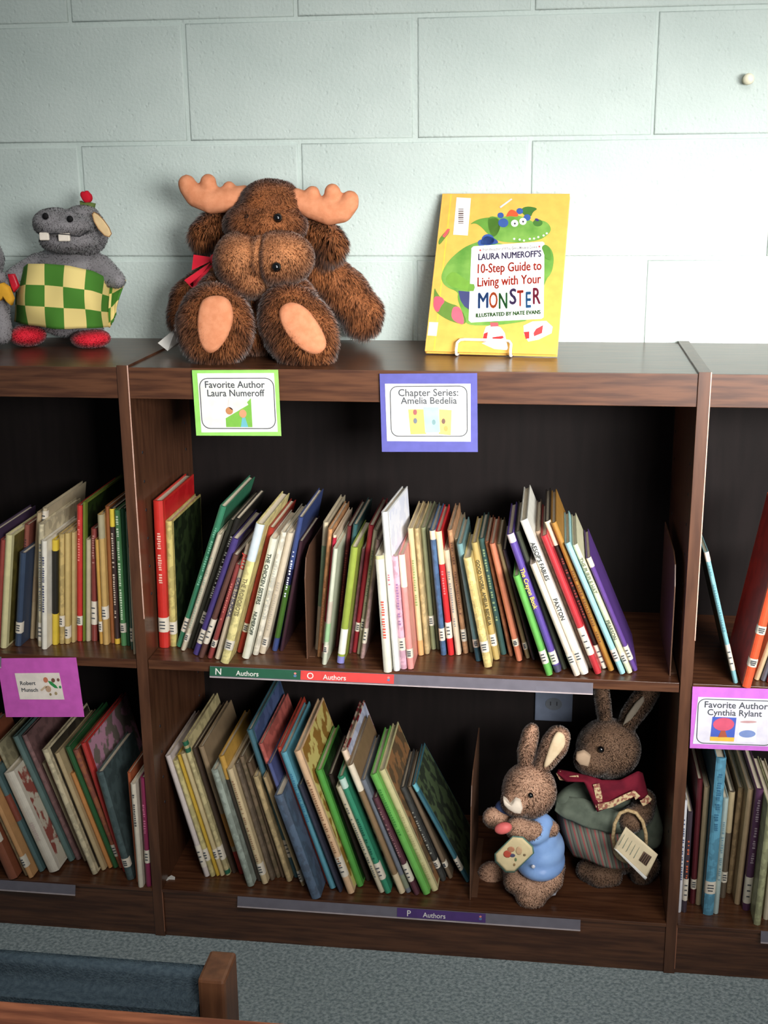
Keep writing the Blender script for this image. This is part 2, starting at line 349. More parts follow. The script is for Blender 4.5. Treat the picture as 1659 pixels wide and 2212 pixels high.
UP_MID2 = [
 B(700,1135,645,1404,12,(202,190,160),'cream and green','cream-green',band=[(.35,.82,(122,148,118))]),
 B(713,1150,656,1419,12,(202,142,92),'tan-orange','tan-orange',marks=((160,96,60),.25,.6)),
 B(724,1163,665,1421,10,(226,204,178),'crimson and cream','crimson',band=[(.3,.98,(166,28,54)),(.05,.12,(150,30,50))]),
 B(732,1193,674,1436,13,(208,214,192),'white and mint','white-mint',band=[(.2,.36,(150,186,140)),(.36,.55,(190,176,160))],lab=[(.1,.17)]),
 B(754,1141,708,1398,11,(86,24,28),'dark blood-red','blood-red',marks=((140,60,50),.3,.8)),
 B(770,1139,714,1401,12,(38,84,88),'deep teal','deep teal',lab=[(.16,.22)]),
 B(768,1187,722,1434,18,(148,168,62),'lime green white-labelled','lime green',band=[(.08,.3,(232,228,214)),(0,.06,(130,130,190))]),
 B(782,1190,739,1412,8,(96,54,62),'thin dusky plum','dusky plum'),
 B(799,1139,748,1410,13,(140,26,38),'deep red','deep red',lab=[(.17,.24)]),
 B(812,1150,758,1414,11,(172,164,140),'greyish beige','greyish beige',lab=[(.2,.29)],marks=((120,130,104),.4,.85)),
 B(820,1171,768,1423,10,(176,142,140),'dusty rose','dusty rose',lab=[(.13,.26)]),
 B(822,1202,837,1454,18,(238,236,218),'thick white red-lettered','thick white',marks=((204,84,68),.3,.68),band=[(.97,1,(214,206,150))]),
 B(836,1108,858,1451,14,(238,240,240),'tallest white','tall white',yaw=-.08,face=[(1,(238,240,246),(222,226,238))],marks=((200,120,130),.55,.62),dep=.62,kind='book'),
 B(853,1204,874,1447,14,(226,176,196),'lilac-pink','lilac-pink',lab=[(.17,.28)],marks=((150,110,150),.4,.76)),
 B(871,1200,891,1447,14,(240,150,146),'salmon-pink cream-topped','salmon-pink',band=[(.72,1,(246,226,200))],lab=[(.1,.18)]),
 B(883,1143,909,1417,12,(218,196,148),'cream brown-tailed','cream',marks=((130,150,90),.4,.75),band=[(0,.12,(206,160,104))]),
 B(895,1143,921,1414,11,(196,170,120),'light tan','light tan'),
 B(907,1141,932,1404,11,(128,132,98),'moss grey','moss grey',lab=[(.2,.28)]),
 B(919,1143,945,1404,11,(92,98,78),'dark olive','dark olive'),
 B(931,1148,958,1417,12,(62,96,140),'blue cream-topped','blue',band=[(.93,1,(222,204,172))],lab=[(.12,.22)]),
 B(942,1150,974,1417,13,(206,30,36),'bright red cream-topped','bright red',band=[(.74,1,(226,202,160))],lab=[(.14,.27)],marks=((240,110,110),.5,.68)),
 B(959,1191,990,1416,12,(216,196,170),'short cream','short cream',marks=((130,130,130),.25,.8)),
 B(967,1147,1006,1413,11,(196,142,102),'orange-tan','orange-tan',marks=((120,80,60),.3,.9),lab=[(.1,.2)]),
 B(981,1164,1019,1410,9,(158,146,118),'slim khaki','slim khaki'),
 B(993,1177,1034,1430,13,(104,146,150),'teal-blue','teal-blue',lab=[(.12,.19)],band=[(0,.12,(52,84,96))]),
 B(1009,1208,1055,1444,17,(232,208,134),'butter-yellow','butter-yellow',lab=[(.14,.24)],marks=((204,178,110),.3,.8)),
 B(1021,1175,1072,1427,13,(180,156,92),'olive-tan dark-lettered','olive-tan',text=[('GOOD WORK, AMELIA BEDELIA',.86,.0082,(70,62,36))],lab=[(.12,.22)]),
 B(1036,1166,1088,1416,12,(40,76,74),'dark teal','dark teal',marks=((130,150,110),.3,.9)),
 B(1049,1172,1104,1419,9,(156,96,66),'slim rust-brown','rust-brown'),
 B(1063,1177,1122,1430,12,(206,118,88),'coral orange','coral',lab=[(.13,.19)]),
 B(1079,1177,1140,1424,9,(150,130,92),'slim olive-brown','olive-brown',lab=[(.08,.14)]),
 B(1087,1190,1153,1427,8,(52,44,56),'thin charcoal','charcoal'),
 B(1116,1247,1187,1462,14,(92,176,76),'bright green short','bright green',lab=[(.12,.25)]),
 B(1100,1158,1207,1455,15,(82,60,150),'purple yellow-lettered','purple',text=[('The Crayon Book',.76,.010,(226,190,90))],band=[(.94,1,(210,196,196)),(0,.05,(70,66,90))],lab=[(.06,.15)]),
 B(1118,1150,1218,1448,11,(52,58,44),'dark green hidden','dark green'),
 B(1152,1222,1249,1463,14,(232,214,196),'short off-white','short off-white',lab=[(.1,.2)]),
 B(1137,1125,1263,1460,17,(238,238,226),'long white black-lettered','long white',text=[("AESOP'S FABLES",.86,.0098,(52,54,56)),('PAXTON',.5,.0098,(52,54,56))],lab=[(.08,.16)]),
 B(1160,1150,1276,1446,11,(150,128,106),'taupe','taupe'),
 B(1175,1161,1293,1459,15,(184,34,46),'cherry red','cherry red',lab=[(.14,.34)],face=[(-1,(170,30,44),(150,26,36))]),
 B(1179,1130,1306,1446,13,(24,16,14),'black cream-topped','black cream-topped',band=[(.84,1,(226,206,176))],marks=((120,44,36),.35,.75),lab=[(0,.16)]),
 B(1194,1133,1321,1452,13,(166,116,44),'ochre gold','ochre',marks=((110,70,30),.2,.7)),
 B(1224,1177,1345,1459,13,(150,206,212),'pale turquoise','turquoise',lab=[(.1,.19)]),
 B(1242,1180,1361,1457,12,(222,220,184),'pale green dark-lettered','pale green',text=[('THE PURPLE HAT',.9,.0085,(110,120,96)),('PEARSON',.42,.0085,(96,104,86))],lab=[(.08,.16)]),
 B(1271,1208,1372,1452,11,(84,52,134),'violet white-topped','violet',band=[(.92,1,(214,200,186))],lab=[(.1,.22)]),
]
LOW_MID = [
 B(358,1636,447,1896,12,(212,200,196),'white-grey','white-grey',lab=[(.08,.26)]),
 B(375,1647,461,1896,11,(206,192,130),'straw yellow','straw',lab=[(.14,.24)]),
 B(383,1634,471,1894,8,(202,164,52),'slim mustard','mustard'),
 B(393,1631,480,1894,10,(200,182,136),'sand-beige','sand',lab=[(.14,.22)]),
 B(400,1604,490,1893,11,(198,184,134),'beige green-striped','green-striped',band=[(.97,1,(40,96,70)),(.92,.95,(40,96,70)),(.01,.04,(40,96,70))],lab=[(.12,.22)]),
 B(408,1620,501,1888,10,(52,38,30),'very dark brown','very dark brown'),
 B(433,1616,522,1890,12,(140,118,90),'brown and amber','amber',band=[(.22,.48,(150,100,40)),(0,.18,(136,40,32)),(.48,.8,(128,108,84))]),
 B(463,1668,548,1918,15,(158,170,160),'pale sage grey','sage grey'),
 B(479,1636,560,1905,13,(196,148,62),'golden-topped','golden',band=[(0,.82,(62,54,46))]),
 B(496,1665,575,1912,13,(208,186,144),'warm cream','warm cream',marks=((150,120,90),.2,.9),lab=[(.08,.18)]),
 B(511,1652,585,1903,10,(100,86,72),'grey-brown','grey-brown'),
 B(524,1636,597,1898,10,(110,92,72),'umber','umber',mot=(92,80,60)),
 B(534,1650,608,1897,10,(88,70,54),'bark brown','bark'),
 B(550,1683,631,1907,12,(194,170,124),'fawn ragged-edged','fawn'),
 B(533,1579,634,1897,12,(52,96,112),'tall petrol-blue','petrol-blue',lab=[(.14,.26)],face=[(1,(76,92,130),(60,76,110))]),
 B(572,1683,660,1916,8,(170,146,106),'thin tan ragged','thin tan',lab=[(.04,.14)]),
 B(566,1607,662,1905,10,(190,92,84),'rose-red','rose-red',band=[(0,.86,(60,36,34))]),
 B(580,1652,675,1915,9,(72,84,138),'indigo','indigo'),
 B(606,1724,692,1946,21,(66,80,102),'thick worn slate-blue','thick slate-blue',mot=(84,100,120)),
 B(597,1616,702,1912,9,(170,52,36),'vermilion-topped','vermilion'),
 B(609,1629,717,1922,14,(88,158,180),'sky-blue','sky-blue',marks=((60,120,150),.5,.85)),
 B(653,1700,743,1930,8,(44,48,66),'thin midnight','midnight'),
 B(630,1627,752,1933,15,(226,186,146),'peach picture-covered','peach',face=[(1,(212,196,118),(150,110,50))],marks=((150,110,80),.2,.8),lab=[(.12,.26)]),
 B(676,1667,755,1890,11,(146,32,38),'wine red','wine red',lab=[(.18,.25)]),
 B(689,1667,777,1918,14,(74,158,62),'leaf green','leaf green',face=[(1,(28,66,26),(20,48,20))]),
 B(711,1677,795,1905,11,(46,36,34),'near-black','near-black'),
 B(731,1703,826,1931,12,(206,194,166),'cream grey-lettered','grey-lettered',marks=((110,110,100),.15,.85)),
 B(735,1683,843,1933,14,(42,140,106),'emerald white-labelled','emerald',lab=[(.12,.26)],marks=((20,90,70),.3,.65),band=[(.9,.98,(190,214,200))]),
 B(745,1622,850,1912,12,(124,30,36),'maroon torn white-covered','torn maroon',band=[(.84,1,(232,206,180))],face=[(1,(196,202,220),(170,176,196))],mot=(200,180,160)),
 B(760,1655,868,1933,13,(140,112,80),'brown white-capped','white-capped',band=[(.8,1,(232,218,192)),(0,.15,(216,196,160))]),
 B(779,1690,882,1931,12,(108,116,130),'steel-grey','steel-grey',band=[(.04,.16,(130,138,116))]),
 B(808,1728,900,1936,12,(84,42,56),'plum','plum',lab=[(.14,.32)],marks=((150,110,110),.4,.9)),
 B(808,1677,924,1936,16,(104,186,80),'grass green','grass green',marks=((70,140,60),.5,.9)),
 B(826,1667,939,1928,15,(214,206,150),'pale lemon','pale lemon',face=[(1,(152,110,72),(104,84,60))],marks=((180,170,120),.1,.7)),
 B(865,1705,955,1906,12,(56,58,58),'charcoal lettered','charcoal',marks=((150,150,140),.3,.75),lab=[(.14,.22)]),
 B(883,1703,973,1900,10,(112,94,76),'earth brown','earth',lab=[(.12,.18)]),
 B(893,1698,1010,1908,9,(52,104,122),'slim blue meadow-picture','meadow',lab=[(.12,.24)],face=[(1,(84,100,70),(52,60,48))],band=[(.93,1,(110,180,190))]),
]
UP_LEFT = [
 B(-16,1150,-28,1405,13,(60,44,76),'dark violet','dark violet'),
 B(10,1169,-8,1400,12,(150,60,54),'faded red','faded red'),
 B(28,1159,9,1402,14,(222,214,160),'pale primrose','primrose',face=[(1,(96,86,40),(80,72,34))]),
 B(46,1197,31,1397,14,(44,62,90),'navy-blue','navy-blue',lab=[(.14,.26)]),
 B(64,1135,53,1380,11,(136,72,62),'brick-brown','brick-brown',marks=((80,50,50),.2,.9)),
 B(73,1108,65,1381,10,(180,158,124),'sandy beige','sandy beige',band=[(.3,.5,(164,140,110))]),
 B(82,1098,75,1380,10,(190,176,146),'tall light beige','tall light beige',lab=[(.85,.98)]),
 B(93,1135,86,1398,12,(216,204,170),'ivory','ivory',marks=((120,120,120),.3,.85),lab=[(.05,.2)]),
 B(104,1171,99,1404,12,(240,236,222),'bright white','bright white',marks=((80,84,110),.35,.85)),
 B(117,1169,112,1394,12,(228,196,56),'sunny yellow','sunny yellow',band=[(.3,.9,(36,34,28))]),
 B(131,1155,133,1392,11,(204,176,110),'dull gold','dull gold',lab=[(.16,.26)]),
 B(144,1153,147,1392,11,(206,178,112),'honey tan','honey tan',lab=[(.05,.16)]),
 B(155,1151,158,1389,8,(196,172,116),'slim tan','slim tan'),
 B(167,1093,169,1386,12,(200,44,40),'scarlet','scarlet',lab=[(.12,.19)],marks=((230,120,110),.6,.9)),
 B(178,1086,178,1386,6,(104,122,40),'tall olive green','tall olive',face=[(1,(30,44,16),(20,28,12))]),
 B(184,1167,186,1386,10,(188,176,146),'stone-coloured','stone'),
 B(197,1143,202,1386,13,(126,48,44),'oxblood','oxblood',lab=[(.15,.36)],marks=((170,120,110),.7,.95)),
 B(208,1167,219,1392,9,(200,152,68),'slim amber','slim amber',lab=[(.12,.22)]),
 B(216,1113,229,1394,12,(198,160,94),'tan grey-capped','grey-capped',band=[(.82,1,(160,150,120))],lab=[(.2,.3)]),
 B(229,1095,241,1390,10,(140,78,36),'saddle brown','saddle brown'),
 B(239,1100,251,1392,11,(48,32,34),'black-brown yellow-capped','yellow-capped',band=[(.87,1,(226,196,66)),(0,.04,(214,176,66))],marks=((200,180,160),.2,.84)),
 B(252,1103,267,1396,12,(74,136,82),'green white-lettered','green lettered',marks=((214,226,200),.2,.95),lab=[(.1,.17)]),
 B(264,1100,277,1396,10,(24,74,46),'forest green','forest green'),
 B(273,1107,285,1404,7,(66,100,92),'slim sea-green','sea-green',lab=[(.06,.16)]),
 B(279,1185,290,1414,5,(222,204,172),'thinnest cream','thinnest'),
]
LOW_LEFT = [
 B(-88,1640,27,1903,22,(142,76,52),'thick rust','thick rust',lab=[(.3,.42)]),
 B(-50,1664,61,1894,12,(150,128,92),'drab olive','drab olive'),
 B(-35,1668,76,1900,12,(206,150,96),'apricot','apricot',lab=[(.1,.2)]),
 B(-14,1668,92,1886,12,(74,104,108),'blue-grey red-marked','blue-grey',band=[(.5,.75,(130,70,56))]),
 B(4,1608,108,1870,9,(150,142,112),'lichen grey','lichen'),
 B(17,1675,119,1888,25,(226,218,202),'thickest white picture','thickest white',face=[(1,(206,196,176),(150,80,70))],marks=((200,180,170),.3,.5)),
 B(16,1593,136,1862,13,(84,114,112),'muted teal','muted teal'),
 B(50,1591,167,1860,12,(134,98,98),'mauve-brown','mauve-brown'),
 B(93,1651,184,1862,9,(170,154,124),'slim oatmeal','oatmeal'),
 B(101,1649,192,1862,5,(150,60,44),'thinnest rust','thinnest rust'),
 B(102,1623,211,1892,13,(214,200,164),'long ivory','long ivory',face=[(1,(60,54,44),(46,40,34))]),
 B(122,1630,223,1882,11,(190,168,126),'wheat','wheat'),
 B(152,1673,234,1877,10,(200,132,70),'pumpkin orange','pumpkin'),
 B(139,1617,246,1877,12,(28,84,42),'bottle green','bottle green'),
 B(161,1623,260,1877,13,(128,66,54),'russet mottled','russet',mot=(150,90,60),lab=[(.1,.2)]),
 B(178,1608,270,1885,11,(184,42,40),'crimson pink-covered','crimson pink',face=[(1,(190,140,160),(120,110,100))],dep=.85),
 B(214,1671,281,1903,16,(68,88,92),'wide slate','wide slate',lab=[(.12,.2)]),
 B(277,1671,297,1906,7,(176,86,50),'slim terracotta','terracotta'),
 B(286,1695,303,1918,11,(228,218,198),'white upright','white upright',marks=((90,90,90),.6,.9)),
 B(307,1682,320,1916,11,(136,34,78),'magenta','magenta',lab=[(.22,.34)],marks=((200,110,140),.5,.75)),
]
UP_RIGHT = [
 B(1526,1195,1590,1478,10,(130,190,200),'turquoise left-leaning','turquoise',lab=[(.1,.3)],marks=((90,140,150),.4,.9),face=[(-1,(60,84,70),(40,60,50))],band=[(.93,1,(230,214,196))]),
 B(1706,1130,1613,1488,18,(226,82,44),'tall red-orange','red-orange',lab=[(.13,.18),(.33,.38)],face=[(-1,(170,34,26),(150,28,22))],dep=.62),
 B(1716,1250,1635,1471,11,(206,180,140),'buff','buff'),
 B(1731,1250,1650,1473,11,(92,96,110),'grey-blue','grey-blue'),
 B(1742,1250,1662,1478,11,(170,40,40),'half-hidden red','half-hidden red'),
]
LOW_RIGHT = [
 B(1481,1731,1467,1972,9,(226,228,234),'thin white','thin white',marks=((90,100,130),.3,.85)),
 B(1492,1756,1478,1972,10,(56,46,60),'dark orange-lettered','orange-lettered',marks=((220,110,70),.35,.75),lab=[(.12,.34)]),
 B(1513,1685,1497,1953,11,(84,22,32),'burgundy','burgundy',lab=[(.12,.2)]),
 B(1528,1702,1511,1956,11,(190,172,136),'camel','camel'),
 B(1559,1639,1529,1978,21,(84,152,182),'thick sky-blue','thick sky-blue',lab=[(.14,.22)],marks=((50,100,130),.55,.9)),
 B(1569,1726,1544,1975,11,(170,190,186),'pale aqua','pale aqua',marks=((110,140,150),.3,.85)),
 B(1582,1712,1561,1941,12,(96,84,70),'brown tan-topped','tan-topped',band=[(.62,1,(176,158,124))],lab=[(.15,.25)]),
 B(1604,1704,1576,1931,11,(190,160,118),'biscuit','biscuit'),
 B(1621,1707,1592,1955,12,(176,150,116),'latte brown','latte'),
 B(1643,1707,1612,1968,15,(80,44,80),'aubergine','aubergine',lab=[(.06,.28)],marks=((170,150,160),.4,.95)),
 B(1665,1740,1636,2000,14,(170,172,130),'pale olive','pale olive'),
 B(1682,1740,1655,1988,11,(214,202,176),'eggshell','eggshell'),
]
# ------------------------------------------------------------------ bookends, label strips, signs
def bookend(x, y0, y1, z, h, lean, label, grp='brown metal bookends'):
    r = empty('bookend', (x, y0, z), label, 'bookend', grp, (0, lean, 0))
    bm = bmesh.new(); dd = y1-y0; cut = .035
    prism(bm, [(0, 0), (dd, 0), (dd, h), (cut*1.4, h), (cut*.4, h-.012), (0, h-.045)], -.0009, .0009, lambda a, b, c: (c, a, b))
    obj('upright_plate', bm, METALB, r)
    if abs(lean) < .02: boxo('foot_plate', .001, .012, .01, dd-.01, 0, .0012, METALB, r)
    return r
def strip(x0, x1, ztop, zbot, label, inserts, name='label_holder'):
    r = empty(name, (x0, -.003, ztop), label, 'label holder'); L = x1-x0; h = ztop-zbot
    bm = bmesh.new(); prism(bm, [(0, 0), (-.0012, 0), (-.0060, -h), (-.0048, -h)], 0, L, lambda a, b, c: (c, a, b)); obj('plastic_channel', bm, PLASTIC, r)
    boxo('bottom_lip', 0, L, -.0066, -.0046, -h-.0016, -h+.0005, mat('lip_plastic', (190, 176, 176), .2, .6), r)
    sl = math.atan2(.0048, h)
    for a, b, rgb, words in inserts:
        c = boxo('label_insert', a-x0, b-x0, -.0006, 0, -h+.0010, -.0004, C(rgb), r)
        me = c.data; me.transform(Matrix.Translation((0, -.0013, 0)) @ Matrix.Rotation(-sl, 4, 'X'))
        for s, xx, size in words:
            t = text('insert_lettering', s, size, PAPER, c, xx-x0, -h*.80, -.0009, bold=.0001)
            t.data.transform(Matrix.Translation((0, -.0013, 0)) @ Matrix.Rotation(-sl, 4, 'X'))
        for zz, rr, cc in ((-.0058, .0022, (216, 130, 118)), (-.0098, .0026, (90, 120, 160))):
            t = plate('printed_figure', ell(b-x0-.009, zz, rr, rr*.8), -.0007, .0002, C(cc), c); t.data.transform(Matrix.Translation((0, -.0013, 0)) @ Matrix.Rotation(-sl, 4, 'X'))
    return r
def card(name, corners, label, rgb, yaw=0):       # corners: pixel TL, TR, BR, BL on the plane just in front of the shelf edge
    P = [at(x, y, -.004) for x, y in corners]; tl, tr, br, bl = P
    wd = ((tr-tl).length+(br-bl).length)/2; ht = ((bl-tl).length+(br-tr).length)/2; c = bl
    ang = -math.atan2(tr.z-tl.z+br.z-bl.z, tr.x-tl.x+br.x-bl.x)
    r = empty(name, (c.x, -.0035, c.z), label, 'sign', None, (0, ang, 0))
    bm = bmesh.new(); n = 10; vs1 = []
    for k in range(n+1):                                  # the paper bows a little
        x = wd*k/n; yy = 0
        vs1.append([bm.verts.new((x, yy-.0000, z)) for z in (0, ht)]+[bm.verts.new((x, yy-.0005, z)) for z in (0, ht)])
    for A, Bq in zip(vs1, vs1[1:]):
        for i, j in ((0, 1), (1, 3), (3, 2), (2, 0)): bm.faces.new((A[i], A[j], Bq[j], Bq[i]))
    for V in (vs1[0], vs1[-1]): bm.faces.new((V[0], V[1], V[3], V[2]))
    bmesh.ops.recalc_face_normals(bm, faces=bm.faces); obj('backing_card', bm, C(rgb, rough=.7), r)
    pxm = wd/((corners[1][0]-corners[0][0]+corners[2][0]-corners[3][0])/2)
    return r, wd, ht, pxm
def poly(name, pts, layer, rgb, parent, f, **k): return plate(name, [f(*p) for p in pts], -.0006-.0003*layer, .0002, C(rgb, **k), parent)
def dress_shelves():
    a = shelf_books(UP_MID, ZS, .003, .268, 'books on the upper shelf of the middle bookcase', 'middle top shelf')
    a = shelf_books(UP_MID2, ZS, .278, .86, 'books on the upper shelf of the middle bookcase', 'middle top shelf')
    shelf_books(LOW_MID, ZB, .004, .552, 'books on the lower shelf of the middle bookcase', 'middle bottom shelf')
    shelf_books(UP_LEFT, ZS, -.55, -PT-.003, 'books on the upper shelf of the left bookcase', 'left top shelf')
    shelf_books(LOW_LEFT, ZB, -.6, -PT-.001, 'books on the lower shelf of the left bookcase', 'left bottom shelf')
    shelf_books(UP_RIGHT, ZS, W+.001, 1.4, 'books on the upper shelf of the right bookcase', 'right top shelf')
    shelf_books(LOW_RIGHT, ZB, W+.001, 1.4, 'books on the lower shelf of the right bookcase', 'right bottom shelf')
dress_shelves()
bookend(.273, .035, .24, ZS+.0005, .19, .0, 'brown metal bookend plate among the books on the middle top shelf')
bookend(W-PT-.014, .03, .25, ZS+.0005, .20, .0, 'brown metal bookend at the empty right end of the middle top shelf')
bookend(.5565, .03, .25, ZB+.0005, .23, .0, 'brown metal bookend between the books and the small rabbit, bottom shelf')
strip(.112, .756, .5405, .5235, 'long clear label strip with green N and red O cards, middle top shelf',
      [(.112, .269, (24, 84, 58), [('N', .121, .0155), ('Authors', .158, .0118)]), (.2695, .428, (214, 62, 58), [('O', .280, .0148), ('Authors', .308, .0118)])])
strip(.141, .750, .0965, .0795, 'long clear label strip with purple P card, middle bottom shelf', [(.430, .586, (74, 48, 110), [('P', .447, .0148), ('Authors', .476, .0120)])])
strip(-.60, -.163, .0965, .0795, 'empty clear label strip at the foot of the left bookcase', [])
strip(1.053, 1.45, .0990, .0805, 'empty clear label strip at the foot of the right bookcase', [])
strip(-.60, -.262, .5405, .5235, 'short end of clear label strip beside the magenta sign, left top shelf', [])
# green sign
r, wd, ht, k = card('shelf_sign', [(421,799),(606,799),(609,941),(424,941)], 'green-edged white sign hanging below the brown moose toy', (148, 212, 100))
f = lambda x, y: ((x-423)*k, (941-y)*k)
poly('white_paper', [(434,807),(599,807),(601,932),(435,934)], 1, (230,228,220), r, f)
frame_line('border_line', 14*k, 175*k, 15*k, 124*k, .014, .0014, -.0012, GREYINK, r)
text('lettering', 'Favorite Author', .0155, GREYINK, r, (513-423)*k, (838-0)*0+(941-838)*k, -.0012, cx=True, sx=.97, fat=.00022)
text('lettering', 'Laura Numeroff', .0155, GREYINK, r, (514-423)*k, (941-856)*k, -.0012, cx=True, sx=.93, fat=.00022)
poly('picture', [(490,903),(520,886),(547,860),(547,922),(490,922)], 2, (120,180,70), r, f)
poly('picture_detail', [(500,858),(532,858),(541,874),(512,890),(496,878)], 3, (240,214,208), r, f)
poly('picture_detail', [(522,922),(526,900),(532,900),(538,922)], 3, (110,180,190), r, f)
poly('picture_detail', ell(499,887,8,8), 3, (190,130,84), r, f); poly('picture_detail', ell(528,893,8,9), 4, (214,150,110), r, f)
# blue sign
r, wd, ht, k = card('shelf_sign', [(824,806),(1033,806),(1034,975),(825,976)], 'blue-edged white sign hanging below the standing yellow book', (88, 88, 160))
f = lambda x, y: ((x-825)*k, (976-y)*k)
poly('white_paper', [(836,826),(1020,827),(1019,953),(837,952)], 1, (222,218,212), r, f)
frame_line('border_line', 21*k, 188*k, 34*k, 145*k, .012, .0014, -.0012, GREYINK, r)
text('lettering', 'Chapter Series:', .0160, GREYINK, r, (929-825)*k, (976-853)*k, -.0012, cx=True, sx=.95, fat=.00022)
text('lettering', 'Amelia Bedelia', .0152, GREYINK, r, (930-825)*k, (976-870)*k, -.0012, cx=True, sx=.97, fat=.00022)
poly('picture', [(885,882),(920,882),(923,936),(889,937)], 2, (240,178,100), r, f); poly('picture', [(952,882),(979,884),(976,939),(950,936)], 2, (244,206,110), r, f)
poly('picture', [(918,877),(951,877),(953,932),(921,933)], 3, (160,206,206), r, f)
for (a, b, c) in ((900,907,(110,120,130)), (940,910,(120,150,150)), (961,908,(120,90,80)), (900,888,(160,90,90)), (966,924,(220,160,90))): poly('picture_detail', ell(a, b, 4, 6), 4, c, r, f)
# magenta sign
r, wd, ht, k = card('shelf_sign', [(9,1420),(177,1421),(186,1546),(13,1549)], 'magenta sign with a small white label, hanging from the left bookcase shelf', (206, 92, 186))
f = lambda x, y: ((x-11)*k, (1548-y)*k)
poly('white_paper', [(45,1450),(141,1450),(144,1509),(48,1508)], 1, (238,226,214), r, f)
text('lettering', 'Robert', .0100, GREYINK, r, 42*k, 72*k, -.0012, fat=.0002); text('lettering', 'Munsch', .0100, GREYINK, r, 43*k, 57*k, -.0012, fat=.0002)
poly('picture', [(114,1467),(122,1469),(131,1478),(134,1484),(127,1483),(118,1475)], 2, (50,140,76), r, f)
for (a, b, c, rr) in ((110,1465,(204,120,90),5), (126,1466,(120,80,66),4), (113,1485,(196,160,130),6), (137,1465,(130,90,80),3), (139,1481,(60,140,90),2.5), (128,1495,(170,150,110),3), (116,1497,(150,130,90),2.5)):
    poly('picture_detail', ell(a, b, rr, rr*1.2), 3, c, r, f)
poly('picture_detail', [(95,1487),(108,1477),(111,1480),(98,1490)], 3, (206,180,150), r, f)
# pink sign, cut by the right edge of the frame
r, wd, ht, k = card('shelf_sign', [(1497,1483),(1683,1489),(1680,1623),(1490,1616)], 'pink-violet edged white sign on the shelf of the right bookcase', (196, 108, 202))
f = lambda x, y: ((x-1492)*k, (1616-y+(x-1490)*.037)*k)
poly('white_paper', [(1505,1491),(1675,1497),(1670,1611),(1498,1605)], 1, (214,210,222), r, f)
frame_line('border_line', 13*k, 178*k, 13*k, 122*k, .012, .0014, -.0012, GREYINK, r)
text('lettering', 'Favorite Author', .0158, GREYINK, r, 95*k, 101*k, -.0012, cx=True, sx=.97, fat=.00022); text('lettering', 'Cynthia Rylant', .0150, GREYINK, r, 93*k, 83*k, -.0012, cx=True, sx=.97, fat=.00022)
poly('picture', [(1538,1539),(1590,1541),(1587,1599),(1535,1597)], 2, (70,92,180), r, f); poly('picture_detail', [(1535,1587),(1588,1589),(1587,1599),(1535,1597)], 3, (232,180,70), r, f)
poly('picture_detail', ell(1563,1557,23,16), 3, (204,84,110), r, f); poly('picture_detail', [(1558,1572),(1567,1572),(1572,1588),(1552,1588)], 4, (160,80,60), r, f)
poly('picture', [(1597,1541),(1636,1543),(1634,1600),(1594,1599)], 2, (226,224,232), r, f); poly('picture_detail', ell(1615,1580,18,9), 3, (120,140,190), r, f); poly('picture_detail', ell(1616,1551,18,3), 3, (190,150,150), r, f)
# ------------------------------------------------------------------ small fixtures
p = on(368, 1898, ZB+.001); bm = bmesh.new()
prism(bm, [(-.006, -.007), (-.002, -.002), (.009, -.003), (.008, .004), (.000, .010), (-.005, .003)], 0, .0015); sc = obj('paper_scrap', bm, PAPER); sc.location = (p.x, p.y, ZB+.0006); sc.rotation_euler = (.0, .0, .1)
tag(sc, 'torn scrap of cream paper on the bottom shelf beside the left divider', 'paper')
r = empty('wall_outlet', (.696, D-.0125, .372), 'grey outlet plate on the back panel behind the rabbits', 'outlet')
obj('cover_plate', box(bmesh.new(), -.036, .036, -.006, 0, -.057, .057, .002), mat('outlet_plastic', (92, 100, 116), .4, .5), r)
for zz in (.02, -.02):
    s_ = plate('socket', ell(0, zz, .016, .013), -.006, .0012, mat('socket_plastic', (84, 88, 94), .4, .5), r)
    for xx in (-.006, .006): boxo('slot', xx-.001, xx+.001, -.0076, -.0073, zz-.003, zz+.005, INK, s_)
pk = at(1616, 171, D-.01)
kb = obj('wall_hook', tube([(0, 0, 0), (0, -.006, 0), (0, -.010, 0), (0, -.017, .0), (0, -.021, 0)], [.009, .0062, .0085, .0092, .005], 16), mat('cream_knob', (240, 234, 206), .35, .5))
kb.location = (pk.x, D, pk.z); tag(kb, 'small round cream hook knob on the block wall, upper right', 'hook')
# ------------------------------------------------------------------ the yellow book on its easel
YB = empty('display_book', (0.46483, 0.16217, H+.0075), 'large yellow picture book with green monster, standing on a white easel', 'book')
bb_, c_ = .566, .0062; a_ = -.0813; ca, sa = math.cos(a_), math.sin(a_)
e1 = Vector((ca, sa, 0)); nn = Vector((-sa, ca, 0)); upv = Vector((0, 0, 1))*math.cos(bb_)+nn*math.sin(bb_)
ex = e1*math.cos(c_)-upv*math.sin(c_); ez = e1*math.sin(c_)+upv*math.cos(c_); ey = ez.cross(ex)
Mb = Matrix((ex, ey, ez)).transposed().to_4x4(); Mb.translation = YB.location; YB.matrix_world = Mb
BW, BHh = .219, .2989; YEL = C((228, 176, 84), rough=.3, spec=.5)
CP = Vector(YB.location)
def cov(x, y):           # photo pixel of the 880..1260 crop (4.366x) to cover coordinates
    px, py = 880+x/4.366, 390+y/4.366; d = ray(px, py); t = (CP-CAM).dot(ey)/d.dot(ey); q = CAM+d*t-CP; return (q.dot(ex), q.dot(ez))
th = .011
boxo('front_cover', 0, BW, 0, .0022, 0, BHh, YEL, YB, .0008); boxo('back_cover', 0, BW, th-.0022, th, 0, BHh, YEL, YB, .0008)
boxo('spine', -.0022, .0008, -.0002, th+.0002, 0, BHh, YEL, YB, .0009); boxo('page_block', .003, BW-.004, .0023, th-.0023, .004, BHh-.004, PAGE, YB)
